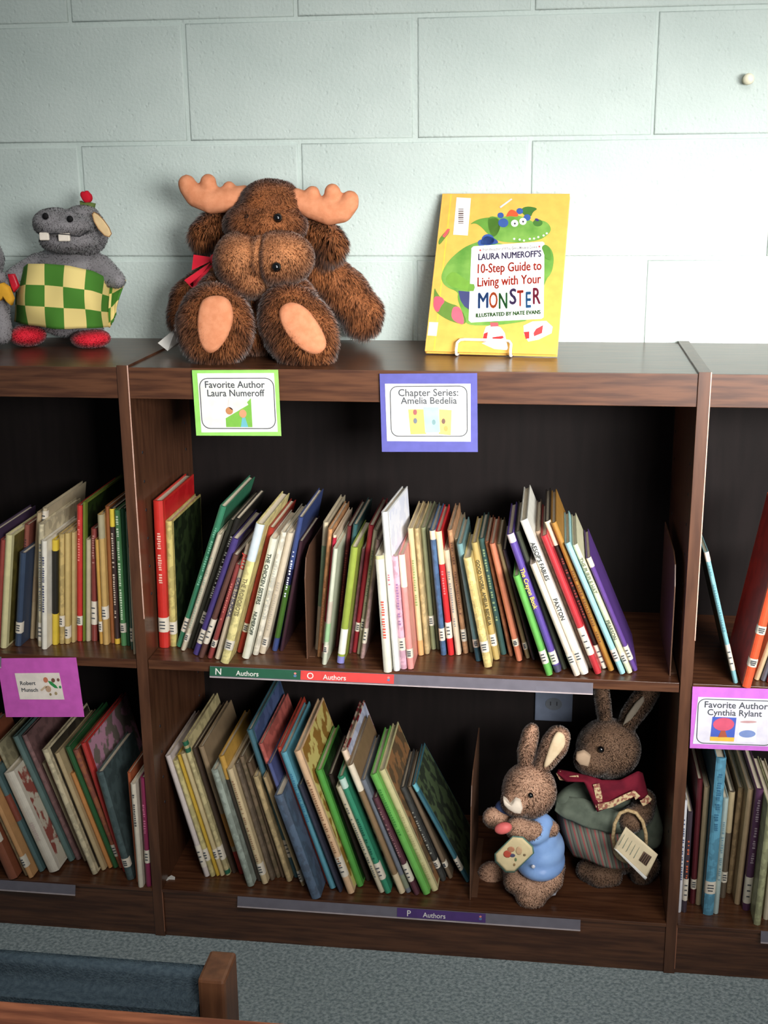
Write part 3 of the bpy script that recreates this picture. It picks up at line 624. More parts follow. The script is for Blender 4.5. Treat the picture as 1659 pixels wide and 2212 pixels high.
boxo('hinge_groove', .0125, .0150, -.00015, 0, .001, BHh-.001, C((236, 190, 70)), YB)
def art(name, pts, layer, rgb, **k):
    if name.startswith('picture') and len(pts) > 5 and len(pts) < 40 and 'ell' not in k: pts = chaikin(list(pts), 2)
    return plate(name, [cov(*p) for p in pts], -.00015*layer, .00015, C(rgb, **k), YB)
def artell(name, x, y, rx, ry, layer, rgb, rot=0, parent=None): return art(name, [(x+a, y+b) for a, b in ell(0, 0, rx, ry, rot)], layer, rgb)
GR = (84, 136, 50); GD = (60, 108, 40)
art('picture_body', [(600,600),(520,640),(400,740),(330,850),(315,940),(370,1010),(480,1050),(470,1110),(500,1200),(540,1300),(560,1365),(760,1370),(960,1355),(1200,1310),(1300,940),(1360,880),(1385,760),(1370,660),(1310,600),(1260,620),(1100,640),(720,560)], 1, GR, rgb2=(116,160,70), scale=30)
art('picture_tail', [(480,1180),(400,1160),(330,1120),(280,1060),(255,1000),(248,1100),(240,1200),(300,1270),(420,1335),(560,1365),(540,1270)], 1, (96,130,50))
art('picture_tail_stripe', [(262,1090),(330,1100),(355,1145),(318,1180),(290,1255),(245,1205),(248,1120)], 2, (222,84,104)); art('picture_tail_stripe', [(440,1185),(510,1200),(545,1365),(470,1345),(415,1300),(418,1230)], 2, (232,96,112))
art('picture_tail_tip', [(292,560),(350,490),(395,450),(400,490),(355,545),(296,620)], 1, (96,130,50)); art('picture_tail_stripe', [(330,525),(380,455),(402,460),(380,505),(350,540)], 2, (226,90,90))
art('picture_head', [(760,330),(880,350),(960,330),(1060,330),(1150,370),(1200,400),(1260,370),(1330,400),(1362,465),(1320,520),(1230,570),(1050,590),(880,580),(800,540),(760,450)], 2, GR, rgb2=(70,118,44), scale=30)
art('picture_ear', [(580,420),(660,365),(780,345),(870,360),(880,450),(830,540),(760,510),(700,440),(640,400)], 2, (96,146,54)); art('picture_ear', [(1060,280),(1120,240),(1240,262),(1180,300),(1170,345),(1100,330)], 2, GD)
for x, y, rr in ((880,330,30), (905,400,48), (1060,290,32), (1130,350,34), (760,560,60), (700,590,36)): artell('picture_hair', x, y, rr, rr*.9, 3, (52,84,150))
art('picture_hair', [(690,570),(740,520),(810,540),(860,575),(850,600),(690,610)], 3, (44,72,140))
art('picture_cap', [(925,350),(965,275),(1010,280),(1050,320),(1040,345),(960,335)], 4, (236,84,44)); art('picture_cap_blade', [(870,250),(980,170),(990,180),(880,262)], 4, (196,206,214))
for x, y in ((1012,405), (1090,387)):
    artell('picture_eye', x, y, 34, 33, 4, (246,246,240)); artell('picture_pupil', x+2, y+3, 9, 10, 5, (60,60,60))
artell('picture_snout', 1230, 400, 46, 34, 3, (66,114,44)); artell('picture_nostril', 1222, 372, 20, 12, 4, (60,50,110), .4)
for x, y in ((1008,552), (1060,558), (1100,568), (1155,552), (1195,549), (1235,535), (1285,520), (1315,500)): artell('picture_tooth', x, y, 10, 9, 4, (246,246,240))
art('picture_arm', [(600,960),(540,930),(470,870),(410,860),(350,930),(400,1000),(480,1020),(560,1040),(620,1050),(640,1000)], 2, (110,156,56))
art('picture_thigh', [(480,1040),(590,1050),(600,1230),(540,1190),(500,1130)], 2, (62,66,110))
bdp = [cov(*p) for p in ((605,628),(1288,578),(1283,1310),(580,1340))]
art('title_panel', [(605,640),(625,622),(1275,578),(1293,592),(1285,1290),(1265,1306),(600,1340),(578,1320)], 4, (252,250,246))
art('picture_hand', [(590,975),(630,980),(638,1010),(625,1045),(570,1045)], 5, (104,150,54)); art('picture_hand', [(1262,630),(1300,600),(1350,640),(1365,760),(1300,740),(1285,680)], 5, (84,134,48))
def ttl(s, x, y, x2, hpx, rgb, b=0, rot=0):
    rgb = tuple(int(v*.82) for v in rgb)
    a, c = cov(x, y), cov(x2, y-(x2-x)*.055); t = text('title_lettering', s, (34 if hpx == 50.5 else hpx)/4.366/1300*1.35, C(rgb), YB, 0, 0, 0, bold=b)
    if b == 0 and hpx > 50:
        bm = bmesh.new(); bm.from_mesh(t.data); g0 = list(bm.verts)+list(bm.edges)+list(bm.faces)
        for dx, dz in ((.00055, 0), (-.00055, 0), (0, .0003), (0, -.0003)) if hpx < 100 else ((.0010, 0), (-.0010, 0), (0, .0007), (0, -.0007)):
            q = bmesh.ops.duplicate(bm, geom=g0); bmesh.ops.translate(bm, vec=(dx, -.00001, dz), verts=[v for v in q['geom'] if isinstance(v, bmesh.types.BMVert)])
        bm.to_mesh(t.data); bm.free()
    xs = [v.co.x for v in t.data.vertices]; wdt = max(xs)-min(xs); L = math.hypot(c[0]-a[0], c[1]-a[1])
    t.data.transform(Matrix.Translation((a[0], -.00095, a[1])) @ Matrix.Rotation(-math.atan2(c[1]-a[1], c[0]-a[0])+rot, 4, 'Y') @ Matrix.Diagonal((L/wdt, 1, 1.22, 1)) @ Matrix.Translation((-min(xs), 0, 0)))
ttl("From the author of If You Give a Mouse a Cookie", 712, 668, 1225, 26, (150,146,146), .0001)
ttl("LAURA NUMEROFF'S", 668, 752, 1264, 58, (84,74,116))
ttl('10-Step Guide to', 662, 876, 1266, 84, (226,66,40)); ttl('Living with Your', 660, 1002, 1262, 84, (226,66,40))
ttl('ILLUSTRATED BY NATE EVANS', 645, 1292, 1258, 50.5, (60,110,44))
for ch, x, y, x2, hh, rgb in (('M',665,1206,765,140,(52,92,156)), ('O',770,1204,852,142,(238,104,48)), ('N',862,1210,944,142,(50,124,62)), ('S',962,1168,1030,140,(84,60,110)), ('T',1034,1186,1096,142,(224,66,46)), ('E',1116,1200,1168,142,(48,112,170)), ('R',1184,1166,1258,146,(160,40,74))):
    ttl(ch, x, y, x2, hh, rgb, 0)
for x, y in ((688,660),(1245,625)): artell('title_star', x, y, 9, 9, 5, (220,60,60))
art('sneaker', [(740,1380),(800,1360),(880,1385),(920,1440),(930,1500),(760,1530),(708,1520),(720,1440)], 2, (236,232,236)); art('sneaker', [(1095,1370),(1180,1330),(1310,1325),(1370,1380),(1360,1440),(1240,1500),(1140,1520),(1100,1450)], 2, (236,232,236))
art('sneaker_stripe', [(722,1445),(760,1430),(745,1520),(708,1520)], 3, (206,44,44)); art('sneaker_stripe', [(800,1480),(900,1465),(910,1485),(815,1520)], 3, (206,44,44)); art('sneaker_stripe', [(1098,1430),(1150,1425),(1150,1490),(1118,1495)], 3, (206,44,44)); art('sneaker_stripe', [(1215,1400),(1280,1365),(1270,1440),(1195,1470),(1190,1440)], 3, (206,60,60))
art('sneaker_toe', [(700,1535),(930,1500),(950,1580),(940,1600),(820,1590)], 3, (248,246,240)); art('sock', [(780,1340),(855,1340),(860,1375),(785,1380)], 3, (200,84,90))
art('barcode_label', [(465,160),(600,168),(570,520),(432,512)], 3, (240,232,222)); 
for i in range(8): art('barcode_bar', [(482-i*.2,268+i*19),(530,268+i*19),(529,268+i*19+(6+i*3 % 7)),(481,268+i*19+(6+i*3 % 7))], 4, (90,70,70))
art('call_number_label', [(206,1335),(292,1338),(275,1468),(190,1462)], 2, (240,220,190))
# easel: bent white wire
ES = empty('book_easel', (0.575, .15, H), 'white wire easel holding up the yellow picture book', 'easel')
WH = mat('white_enamel', (246, 240, 230), .3, .5)
bl_, br_ = cov(505, 1610), cov(965, 1640)
def wpt(u, v, d): return CP+ex*u+ez*v-ey*0+ey*d
def loc(p): return Vector(p)-Vector(ES.location)
u0_, u1_ = cov(475, 1560)[0], cov(985, 1560)[0]
hz = .021
pts = [wpt(u0_+.001, -.0020, .030), wpt(u0_, -.0065, .004), wpt(u0_, -.0075, -.008), wpt(u0_, -.001, -.0125), wpt(u0_, hz*.55, -.0105), wpt(u0_+.004, hz*.9, -.0065), wpt(u0_+.012, hz, -.0045),
       wpt(u1_-.012, hz, -.0045), wpt(u1_-.004, hz*.9, -.0065), wpt(u1_, hz*.55, -.0105), wpt(u1_, -.001, -.0125), wpt(u1_, -.0075, -.008), wpt(u1_, -.0065, .004), wpt(u1_-.001, -.0020, .030)]
for p_ in pts: p_.z = max(p_.z, H+.0025)
obj('front_wire', tube([loc(p_) for p_ in pts], .0024, 8), WH, ES)
bk = wpt((u0_+u1_)/2, .16, th+.004)
for uu in (u0_, u1_):
    a1 = wpt(uu, -.002, .030); a1.z = H+.0025; obj('back_wire', tube([loc(a1), loc(wpt(uu, .02, th+.004)), loc(wpt((uu+(u0_+u1_)/2)/2, .13, th+.004)), loc(bk)], .0022, 8), WH, ES)
a1 = Vector((bk.x, D-.02, H+.0025)); obj('rear_leg', tube([loc(bk), loc(a1)], .0022, 8), WH, ES)
# ------------------------------------------------------------------ soft toys: blobs fused by voxel remesh, with short fur strands
def blob(name, parts, vox=.004, sm=4):
    bm = bmesh.new()
    for p in parts:
        if p[0] == 'e':
            _, c, rad, rot = p; M4 = Matrix.Translation(c) @ Euler(rot).to_matrix().to_4x4() @ Matrix.Diagonal((*rad, 1))
            bmesh.ops.create_icosphere(bm, subdivisions=4, radius=1, matrix=M4)
        else:
            ch = p[1]
            for (a, ra), (b, rb) in zip(ch, ch[1:]):
                n = max(2, int((b-a).length/(min(ra, rb)*.35)))
                for i in range(n+1):
                    t = i/n; bmesh.ops.create_icosphere(bm, subdivisions=2, radius=ra+(rb-ra)*t, matrix=Matrix.Translation(a.lerp(b, t)))
    me = bpy.data.meshes.new(name); bm.to_mesh(me); bm.free()
    o = bpy.data.objects.new(name, me); COL.objects.link(o)
    md = o.modifiers.new('r', 'REMESH'); md.mode = 'VOXEL'; md.voxel_size = vox; s = o.modifiers.new('s', 'SMOOTH'); s.iterations = sm; s.factor = .6
    dg = bpy.context.evaluated_depsgraph_get(); dg.update(); me2 = bpy.data.meshes.new_from_object(o.evaluated_get(dg)); bpy.data.objects.remove(o)
    for p in me2.polygons: p.use_smooth = True
    return me2
def fur(me, n, length, wid=.0006, comb=(0, -.2, -.5), jit=.5, seed=1, skip=None):
    rng = np.random.default_rng(seed); me.calc_loop_triangles()
    nv = len(me.vertices); co = np.empty(nv*3); me.vertices.foreach_get('co', co); co = co.reshape(-1, 3)
    nt_ = len(me.loop_triangles); tr = np.empty(nt_*3, int); me.loop_triangles.foreach_get('vertices', tr); tr = tr.reshape(-1, 3)
    nr = np.empty(nv*3); me.vertices.foreach_get('normal', nr); nr = nr.reshape(-1, 3)
    A, Bv, Cv = co[tr[:, 0]], co[tr[:, 1]], co[tr[:, 2]]; ar = np.linalg.norm(np.cross(Bv-A, Cv-A), axis=1)
    i = rng.choice(nt_, n, p=ar/ar.sum()); u = rng.random((n, 2)); fl = u.sum(1) > 1; u[fl] = 1-u[fl]; w0 = 1-u.sum(1)
    P = A[i]*w0[:, None]+Bv[i]*u[:, :1]+Cv[i]*u[:, 1:]
    N = nr[tr[i, 0]]*w0[:, None]+nr[tr[i, 1]]*u[:, :1]+nr[tr[i, 2]]*u[:, 1:]; N /= np.linalg.norm(N, axis=1)[:, None]+1e-9
    if skip is not None:
        ok = ~skip(P, N); P, N = P[ok], N[ok]; n = len(P)
    # tufts: a smooth pseudo-noise makes neighbouring strands lean together
    ph = P*np.array([95, 105, 88]); tw = np.stack([np.sin(ph[:, 0]+2*np.sin(ph[:, 2])), np.sin(ph[:, 1]*1.1+1.7*np.sin(ph[:, 0])), np.sin(ph[:, 2]*1.2+2*np.sin(ph[:, 1]))], 1)
    d = N + np.array(comb) + tw*jit*.7 + rng.normal(0, jit*.35, (n, 3)); d /= np.linalg.norm(d, axis=1)[:, None]
    sd = np.cross(d, rng.normal(0, 1, (n, 3))); sd /= np.linalg.norm(sd, axis=1)[:, None]+1e-9
    L = length*rng.uniform(.6, 1.15, n)[:, None]; droop = np.array([0, 0, -1.0])*L*.28
    V = np.stack([P-sd*wid-N*.0005, P+sd*wid-N*.0005, P+d*L*.55+sd*wid*.8, P+d*L*.55-sd*wid*.8, P+d*L+droop], 1).reshape(-1, 3)
    b = nv+np.arange(n)*5; F = np.stack([b, b+1, b+2, b, b+2, b+3, b+3, b+2, b+4], 1).reshape(-1, 3)
    allv = np.vstack([co, V]); npoly = len(me.polygons)
    bl = np.empty(len(me.loops), int); me.loops.foreach_get('vertex_index', bl); ls = np.empty(npoly, int); me.polygons.foreach_get('loop_start', ls); lt = np.empty(npoly, int); me.polygons.foreach_get('loop_total', lt)
    m2 = bpy.data.meshes.new(me.name); m2.vertices.add(len(allv)); m2.vertices.foreach_set('co', allv.ravel())
    lv = np.concatenate([bl, F.ravel()]); m2.loops.add(len(lv)); m2.loops.foreach_set('vertex_index', lv)
    LS = np.concatenate([ls, len(bl)+np.arange(len(F))*3]); m2.polygons.add(len(LS)); m2.polygons.foreach_set('loop_start', LS)
    m2.update(); m2.validate(); m2.polygons.foreach_set('use_smooth', np.ones(len(m2.polygons), bool))
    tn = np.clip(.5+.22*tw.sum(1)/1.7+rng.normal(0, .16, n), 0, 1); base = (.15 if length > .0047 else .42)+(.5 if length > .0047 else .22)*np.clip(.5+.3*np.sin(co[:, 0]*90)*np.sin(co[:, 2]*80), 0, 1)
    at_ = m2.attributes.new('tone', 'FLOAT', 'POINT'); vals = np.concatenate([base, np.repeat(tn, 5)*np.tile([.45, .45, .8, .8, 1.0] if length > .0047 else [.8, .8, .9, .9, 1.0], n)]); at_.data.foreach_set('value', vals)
    nrm = np.vstack([nr, np.repeat(N+d*.35, 5, axis=0)]); nrm /= np.linalg.norm(nrm, axis=1)[:, None]+1e-9
    m2.normals_split_custom_set_from_vertices(nrm.tolist()); return m2
def bead(name, p, r, parent, mt=None, flat=1):
    bm = bmesh.new(); bmesh.ops.create_uvsphere(bm, u_segments=20, v_segments=12, radius=r, matrix=Matrix.Translation(p) @ Matrix.Diagonal((1, flat, 1, 1)))
    return smooth(obj(name, bm, mt or EYE, parent))
class Toy:      # works in toy-local metres with the helper P(px, py, depth)
    def __init__(s, name, base, label, cat='soft toy'): s.o = empty(name, base, label, cat); s.b = Vector(base)
    def P(s, x, y, Y): return at(x, y, Y)-s.b
    def e(s, x, y, Y, rx, ry, dep, rot=(0, 0, 0)):
        k = 1/ppm(at(x, y, Y)); return ('e', s.P(x, y, Y), (rx*k, dep, ry*k), rot)
    def c(s, *pts): return ('c', [(s.P(x, y, Y), r/ppm(at(x, y, Y))) for x, y, Y, r in pts])
    def add(s, name, me, mt, parent=None):
        o = obj(name, me, mt, parent or s.o); return o
    def pad(s, name, outline, Y, th, mt, bulge=.004, parent=None, slope=0, sx=0, rnd=0):
        """cushioned patch following an outline given in photo pixels, at depth Y (+slope per metre of height)"""
        if rnd: outline = chaikin(list(outline), rnd)
        bm = bmesh.new(); C0 = Vector((sum(p[0] for p in outline)/len(outline), sum(p[1] for p in outline)/len(outline), 0)); zc = s.P(C0.x, C0.y, Y)
        rings = []
        for f in (1, .86, .6, .3):
            ring = []
            for x, y in outline:
                q = s.P(C0.x+(x-C0.x)*f, C0.y+(y-C0.y)*f, Y); q.y += slope*(q.z-zc.z)+sx*(q.x-zc.x); q.y -= bulge*(1-f*f)**.5+(0 if f == 1 else .0006); ring.append(bm.verts.new(q))
            rings.append(ring)
        back = [bm.verts.new(v.co+Vector((0, th, 0))) for v in rings[0]]; n = len(outline)
        for A, Bq in zip([back]+rings, rings):
            for i in range(n): bm.faces.new((A[i], A[(i+1) % n], Bq[(i+1) % n], Bq[i]))
        cc = s.P(C0.x, C0.y, Y); cc.y -= bulge+.0006; cv = bm.verts.new(cc)
        for i in range(n): bm.faces.new((rings[-1][i], rings[-1][(i+1) % n], cv))
        bmesh.ops.recalc_face_normals(bm, faces=bm.faces)
        return smooth(s.add(name, bm, mt, parent))
# --- moose
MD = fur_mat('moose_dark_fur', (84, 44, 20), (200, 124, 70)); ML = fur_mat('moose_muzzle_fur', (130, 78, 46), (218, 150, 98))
SUEDE = mat('tan_suede', (214, 144, 106), .85, .2, (202, 130, 92), 90, .35, 900)
RIB = mat('red_ribbon', (196, 22, 44), .4, .5)
T = Toy('plush_moose', (at(560, 700, .19).x, .17, H), 'large brown plush moose with tan antlers sitting beside the yellow book')
body = blob('body', [T.e(560, 640, .20, 98, 112, .075), T.e(560, 705, .19, 100, 62, .085), T.e(575, 560, .20, 80, 60, .06),
   T.c((470,590,.21,34),(405,645,.19,36),(393,690,.16,30)), T.c((690,580,.22,46),(742,628,.24,50),(782,676,.25,46),(783,692,.25,40)),
   T.c((520,670,.17,50),(480,690,.12,62)), T.c((610,660,.17,52),(640,700,.12,62))], .0045, 5)
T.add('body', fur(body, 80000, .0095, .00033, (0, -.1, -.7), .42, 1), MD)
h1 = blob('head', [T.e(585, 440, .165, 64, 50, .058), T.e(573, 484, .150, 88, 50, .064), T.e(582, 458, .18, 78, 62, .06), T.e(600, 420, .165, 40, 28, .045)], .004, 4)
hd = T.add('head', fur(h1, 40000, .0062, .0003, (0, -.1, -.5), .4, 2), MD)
mz = blob('muzzle', [T.e(600, 557, .105, 77, 58, .060), T.e(520, 562, .105, 55, 60, .060), T.e(545, 600, .11, 52, 42, .05), T.e(575, 545, .14, 80, 46, .05)], .004, 3)
zx = T.P(559, 560, .05).x
cut = np.empty(len(mz.vertices)*3); mz.vertices.foreach_get('co', cut); cut = cut.reshape(-1, 3); fr = cut[:, 1] < T.P(559, 560, .09).y
g_ = np.exp(-((cut[:, 0]-zx)/.004)**2)*fr; cut[:, 1] += g_*.009; mz.vertices.foreach_set('co', cut.ravel()); mz.update()
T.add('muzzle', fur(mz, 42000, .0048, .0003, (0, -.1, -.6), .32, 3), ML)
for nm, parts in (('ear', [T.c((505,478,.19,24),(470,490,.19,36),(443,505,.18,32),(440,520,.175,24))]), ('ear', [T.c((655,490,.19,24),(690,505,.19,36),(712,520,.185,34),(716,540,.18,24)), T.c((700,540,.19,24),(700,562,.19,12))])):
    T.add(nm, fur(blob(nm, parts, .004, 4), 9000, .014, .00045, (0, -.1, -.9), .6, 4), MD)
al = blob('antler', [T.c((528,426,.165,26),(490,432,.162,28),(455,434,.16,28),(424,424,.16,25),(407,405,.16,21),(404,397,.16,20)), T.c((452,425,.16,21),(450,393,.16,18)), T.c((498,420,.165,17),(495,406,.165,15))], .0030, 2)
T.add('antler', al, SUEDE)
ar_ = blob('antler', [T.c((640,432,.165,26),(674,446,.162,28),(710,458,.16,29),(738,456,.16,26),(754,440,.16,22),(756,431,.16,20)), T.c((676,438,.16,19),(675,418,.16,17)), T.c((716,448,.16,20),(718,414,.16,18))], .0030, 2)
T.add('antler', ar_, SUEDE)
fl_ = blob('foot', [T.e(464, 702, .066, 78, 86, .040, (-.12, 0, 0)), T.c((480,640,.12,52),(475,690,.10,66))], .0045, 4)
T.add('leg', fur(fl_, 34000, .0105, .00034, (0, -.25, -.5), .5, 5), MD)
fr_ = blob('foot', [T.e(645, 708, .072, 72, 98, .040, (-.12, -.62, 0)), T.c((620,650,.12,58),(640,700,.11,70))], .0045, 4)
T.add('leg', fur(fr_, 38000, .0105, .00034, (0, -.25, -.5), .5, 6), MD)
T.pad('foot_pad', [(430,655),(448,640),(478,640),(496,655),(502,690),(492,728),(470,758),(450,764),(432,745),(424,705)], .024, .010, SUEDE, .006, slope=.06, rnd=2)
T.pad('foot_pad', [(600,668),(622,652),(650,660),(672,680),(696,718),(706,748),(690,766),(662,762),(630,738),(606,702)], .030, .010, SUEDE, .006, slope=.06, rnd=2)
bead('eye', T.P(600, 471, .094), .0075, T.o); bead('eye', T.P(535, 471, .098), .0065, T.o); bead('nose_bead', T.P(597, 577, .041), .0078, T.o)
bm = bmesh.new()
for a, b, c, d in (((458,556),(418,550),(414,584),(452,566)), ((456,566),(446,572),(398,605),(414,622)), ((470,556),(456,552),(456,570),(470,572)), ((462,570),(452,574),(410,614),(420,626))):
    q = [T.P(*a, .125), T.P(*b, .13), T.P(*c, .125), T.P(*d, .125)]; v1 = [bm.verts.new(x) for x in q]; v2 = [bm.verts.new(x+Vector((0, .002, 0))) for x in q]
    bm.faces.new(v1); bm.faces.new(v2[::-1])
    for i in range(4): bm.faces.new((v1[i], v2[i], v2[(i+1) % 4], v1[(i+1) % 4]))
bmesh.ops.recalc_face_normals(bm, faces=bm.faces); T.add('ribbon_bow', bm, RIB)
kn = blob('k', [T.e(463, 560, .122, 11, 12, .008)], .003, 2); T.add('ribbon_knot', kn, RIB)
bm = bmesh.new(); q = [at(341, 741, .14), at(380, 708, .15), at(392, 735, .17), at(362, 758, .13)]
for v in q: v.z = max(v.z, H+.001)
v1 = [bm.verts.new(x-T.b) for x in q]; v2 = [bm.verts.new(x-T.b+Vector((.0004, .0006, .0006))) for x in q]; bm.faces.new(v1); bm.faces.new(v2[::-1])
for i in range(4): bm.faces.new((v1[i], v2[i], v2[(i+1) % 4], v1[(i+1) % 4]))
T.add('paper_tag', bm, PAPER)
# --- hippo
HG = fur_mat('grey_plush', (96, 94, 96), (150, 146, 148)); HR = fur_mat('red_plush', (176, 16, 32), (236, 34, 58))
T = Toy('plush_hippo', (at(140, 700, .24).x, .24, H), 'grey plush hippo with two teeth wrapped in a green and yellow checked blanket')
bd = blob('body', [T.e(145, 640, .25, 98, 88, .052), T.e(150, 575, .25, 82, 44, .045), T.e(180, 500, .25, 50, 52, .045), T.c((85,575,.24,30),(40,598,.22,26),(20,612,.20,22)), T.c((215,580,.24,32),(245,600,.22,22),(256,606,.21,17)), T.e(62, 715, .24, 28, 24, .03), T.e(195, 715, .24, 28, 24, .03)], .0042, 5)
T.add('body', fur(bd, 16000, .0028, .0004, (0, 0, -.4), .3, 11), HG)
hh = blob('head', [T.e(140, 487, .195, 66, 27, .054), T.e(118, 478, .19, 42, 28, .050), T.e(150, 520, .205, 64, 27, .046), T.e(185, 505, .235, 46, 46, .045), T.e(178, 462, .225, 34, 18, .03), T.e(93, 463, .185, 11, 10, .010), T.e(150, 464, .18, 11, 10, .010)], .0036, 3)
T.add('head', fur(hh, 12000, .0024, .0004, (0, 0, -.4), .3, 12), HG)
for x, y, yy_ in ((98, 467, .139), (151, 473, .149)): bead('nostril', T.P(x, y, yy_), .0056, T.o, mat('black_felt', (16, 14, 16), .7, .2), .5)
for x0, x1, y0, y1 in ((85,107,502,519), (126,152,504,521)):
    k = 1/ppm(at(x0, y0, .15)); ww, hh2 = (x1-x0)*k, (y1-y0)*k; c = T.P((x0+x1)/2, (y0+y1)/2, .150)
    o = boxo('tooth', -ww/2, ww/2, -.003, .003, -hh2/2, hh2/2, mat('white_felt', (232, 222, 206), .8, .2), T.o, .002); o.location = c
obj('mouth_line', tube([T.P(x, y, Y) for x, y, Y in ((82,503,.158),(100,505,.150),(125,505,.147),(150,507,.147),(172,511,.155),(187,503,.168),(193,498,.18))], .0009, 6), INK, T.o)
for nm, a in (('foot', (60,724,38,22)), ('foot', (196,731,42,20))):
    fb = blob(nm, [T.e(a[0], a[1], .222, a[2], a[3], .035)], .0036, 2)
    fx = T.add(nm, fur(fb, 7000, .0022, .0004, (0, 0, -.2), .4, 13), HR)
k = 1/ppm(at(183, 430, .24))
T.pad('flower', [(172,420),(176,413),(181,415),(186,411),(191,417),(196,422),(197,432),(192,438),(184,439),(178,432)], .236, .008, mat('red_felt', (196, 24, 44), .85, .2), .003, rnd=1)
T.pad('flower_leaf', [(172,434),(180,438),(190,437),(203,440),(200,452),(188,456),(174,452)], .235, .010, mat('green_felt', (96, 112, 60), .85, .2), .003)
tg = T.pad('ear_tag', [(199,462),(203,458),(212,463),(224,475),(236,492),(241,505),(236,512),(226,509),(212,494),(203,478)], .180, .0008, mat('cream_card', (226, 196, 146), .7, .3), .0002)
obj('tag_rim', tube([T.P(x, y, .1792) for x, y in ((199,462),(203,458),(212,463),(224,475),(236,492),(241,505),(236,512),(226,509),(212,494),(203,478),(199,462))], .0007, 6), mat('tag_rim', (150, 110, 70), .7, .3), tg)
# checked blanket: a draped sheet with its own check weave
CK = bpy.data.materials.new('green_yellow_check'); CK.use_nodes = True; nt = CK.node_tree; b_ = nt.nodes['Principled BSDF']; b_.inputs['Roughness'].default_value = .85; b_.inputs['Specular IOR Level'].default_value = .2
uvn = nt.nodes.new('ShaderNodeUVMap'); uvn.uv_map = 'uv'; ck = nt.nodes.new('ShaderNodeTexChecker'); ck.inputs['Scale'].default_value = 1; ck.inputs[1].default_value = lin((226, 204, 130)); ck.inputs[2].default_value = lin((70, 124, 44))
nt.links.new(uvn.outputs[0], ck.inputs[0]); nt.links.new(ck.outputs[0], b_.inputs['Base Color'])
def cloth(name, top, bot, Yf, nu, nv, ncol, nrow, mt, toy, fold=.004, th=.0022, u0v=(0, 0)):
    bm = bmesh.new(); uvl = bm.loops.layers.uv.new('uv'); g = []
    def samp(L, u):
        x = u*(len(L)-1); i = min(int(x), len(L)-2); f_ = x-i; return tuple(L[i][q]*(1-f_)+L[i+1][q]*f_ for q in range(len(L[0])))
    for i in range(nu+1):
        u = i/nu; a, b = samp(top, u), samp(bot, u); row = []
        for j in range(nv+1):
            v = j/nv; Yv = (a[2]*(1-v)+b[2]*v) if Yf is None else Yf(u, v)
            sag = math.sin(PI*v)
            p = toy.P(a[0]*(1-v)+b[0]*v, a[1]*(1-v)+b[1]*v, Yv); p.y += fold*(math.sin(u*17+v*2.5)*.5+math.sin(u*9-v*6)*.5)*(.35+.65*v)-.008*sag
            row.append((bm.verts.new(p), u, v))
        g.append(row)
    for i in range(nu):
        for j in range(nv):
            q = (g[i][j], g[i+1][j], g[i+1][j+1], g[i][j+1]); f_ = bm.faces.new([t[0] for t in q])
            for lp, t in zip(f_.loops, q): lp[uvl].uv = (u0v[0]+t[1]*ncol, u0v[1]+t[2]*nrow)
            f_.smooth = True
    o = toy.add(name, bm, mt); md = o.modifiers.new('t', 'SOLIDIFY'); md.thickness = th; md.offset = 0; return o
yf = lambda u, v: .165+.075*(2*abs(u-.5))**3-.006*math.sin(PI*v)
cloth('blanket', [(45,583),(60,570),(100,570),(150,574),(200,586),(240,606)], [(30,695),(60,702),(105,708),(150,710),(200,709),(237,706)], yf, 48, 20, 5.6, 3, CK, T, .0075, u0v=(-.15, .0))
cloth('blanket_tail', [(228,615),(250,612),(272,604)], [(236,708),(242,700),(250,680)], lambda u, v: .235-.01*u, 8, 12, 1.5, 3, CK, T, .003, u0v=(.4, .3))
# --- second grey toy cut by the left edge
T = Toy('plush_toy', (at(-30, 700, .22).x, .22, H), 'grey plush toy in yellow and red scarf, mostly beyond the left edge', 'soft toy')
bd = blob('body', [T.e(-38, 660, .22, 58, 80, .045), T.e(-45, 560, .22, 52, 50, .045), T.c((-5,650,.19,18),(6,700,.185,20),(4,722,.18,22)), T.c((-20,600,.20,22),(0,600,.185,16))], .0045, 4)
T.add('body', fur(bd, 8000, .0026, .0004, (0, 0, -.4), .3, 14), HG)
T.pad('yellow_petal', [(-10,615),(5,611),(18,620),(28,645),(24,660),(14,652),(10,642),(0,650),(-12,650)], .165, .008, mat('yellow_felt', (222, 164, 50), .85, .2), .004)
T.pad('red_ribbon_end', [(16,592),(30,592),(40,618),(30,632),(24,620)], .175, .006, RIB, .002)
# --- small rabbit in a pale blue coat
RB = fur_mat('rabbit_fur', (160, 120, 96), (216, 174, 144)); CRM = mat('cream_felt', (226, 202, 166), .85, .2, (210, 184, 146), 60)
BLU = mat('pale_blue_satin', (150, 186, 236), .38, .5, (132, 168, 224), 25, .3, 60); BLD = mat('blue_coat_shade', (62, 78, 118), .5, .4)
T = Toy('plush_rabbit', (at(1150, 1930, .05).x, .06, ZB), 'small brown plush rabbit in a pale blue coat holding a pink radish')
bd = blob('body', [T.e(1160, 1820, .085, 50, 62, .045), T.e(1145, 1770, .085, 34, 30, .035), T.e(1170, 1870, .09, 46, 36, .045),
   T.c((1110,1880,.08,24),(1112,1905,.05,24),(1140,1920,.035,24)), T.c((1195,1870,.08,26),(1190,1900,.05,26),(1160,1925,.035,26)), T.e(1147, 1935, .036, 33, 27, .024),
   T.c((1110,1770,.07,16),(1085,1768,.055,20),(1066,1766,.05,23)), T.c((1190,1790,.06,18),(1150,1796,.03,22),(1118,1790,.02,26)), T.e(1062, 1892, .12, 30, 28, .03)], .0036, 4)
T.add('body', fur(bd, 46000, .0026, .0004, (0, -.1, -.4), .4, 21), RB)
hh = blob('head', [T.e(1143, 1706, .075, 56, 58, .048), T.e(1120, 1730, .050, 36, 28, .032)], .0036, 3)
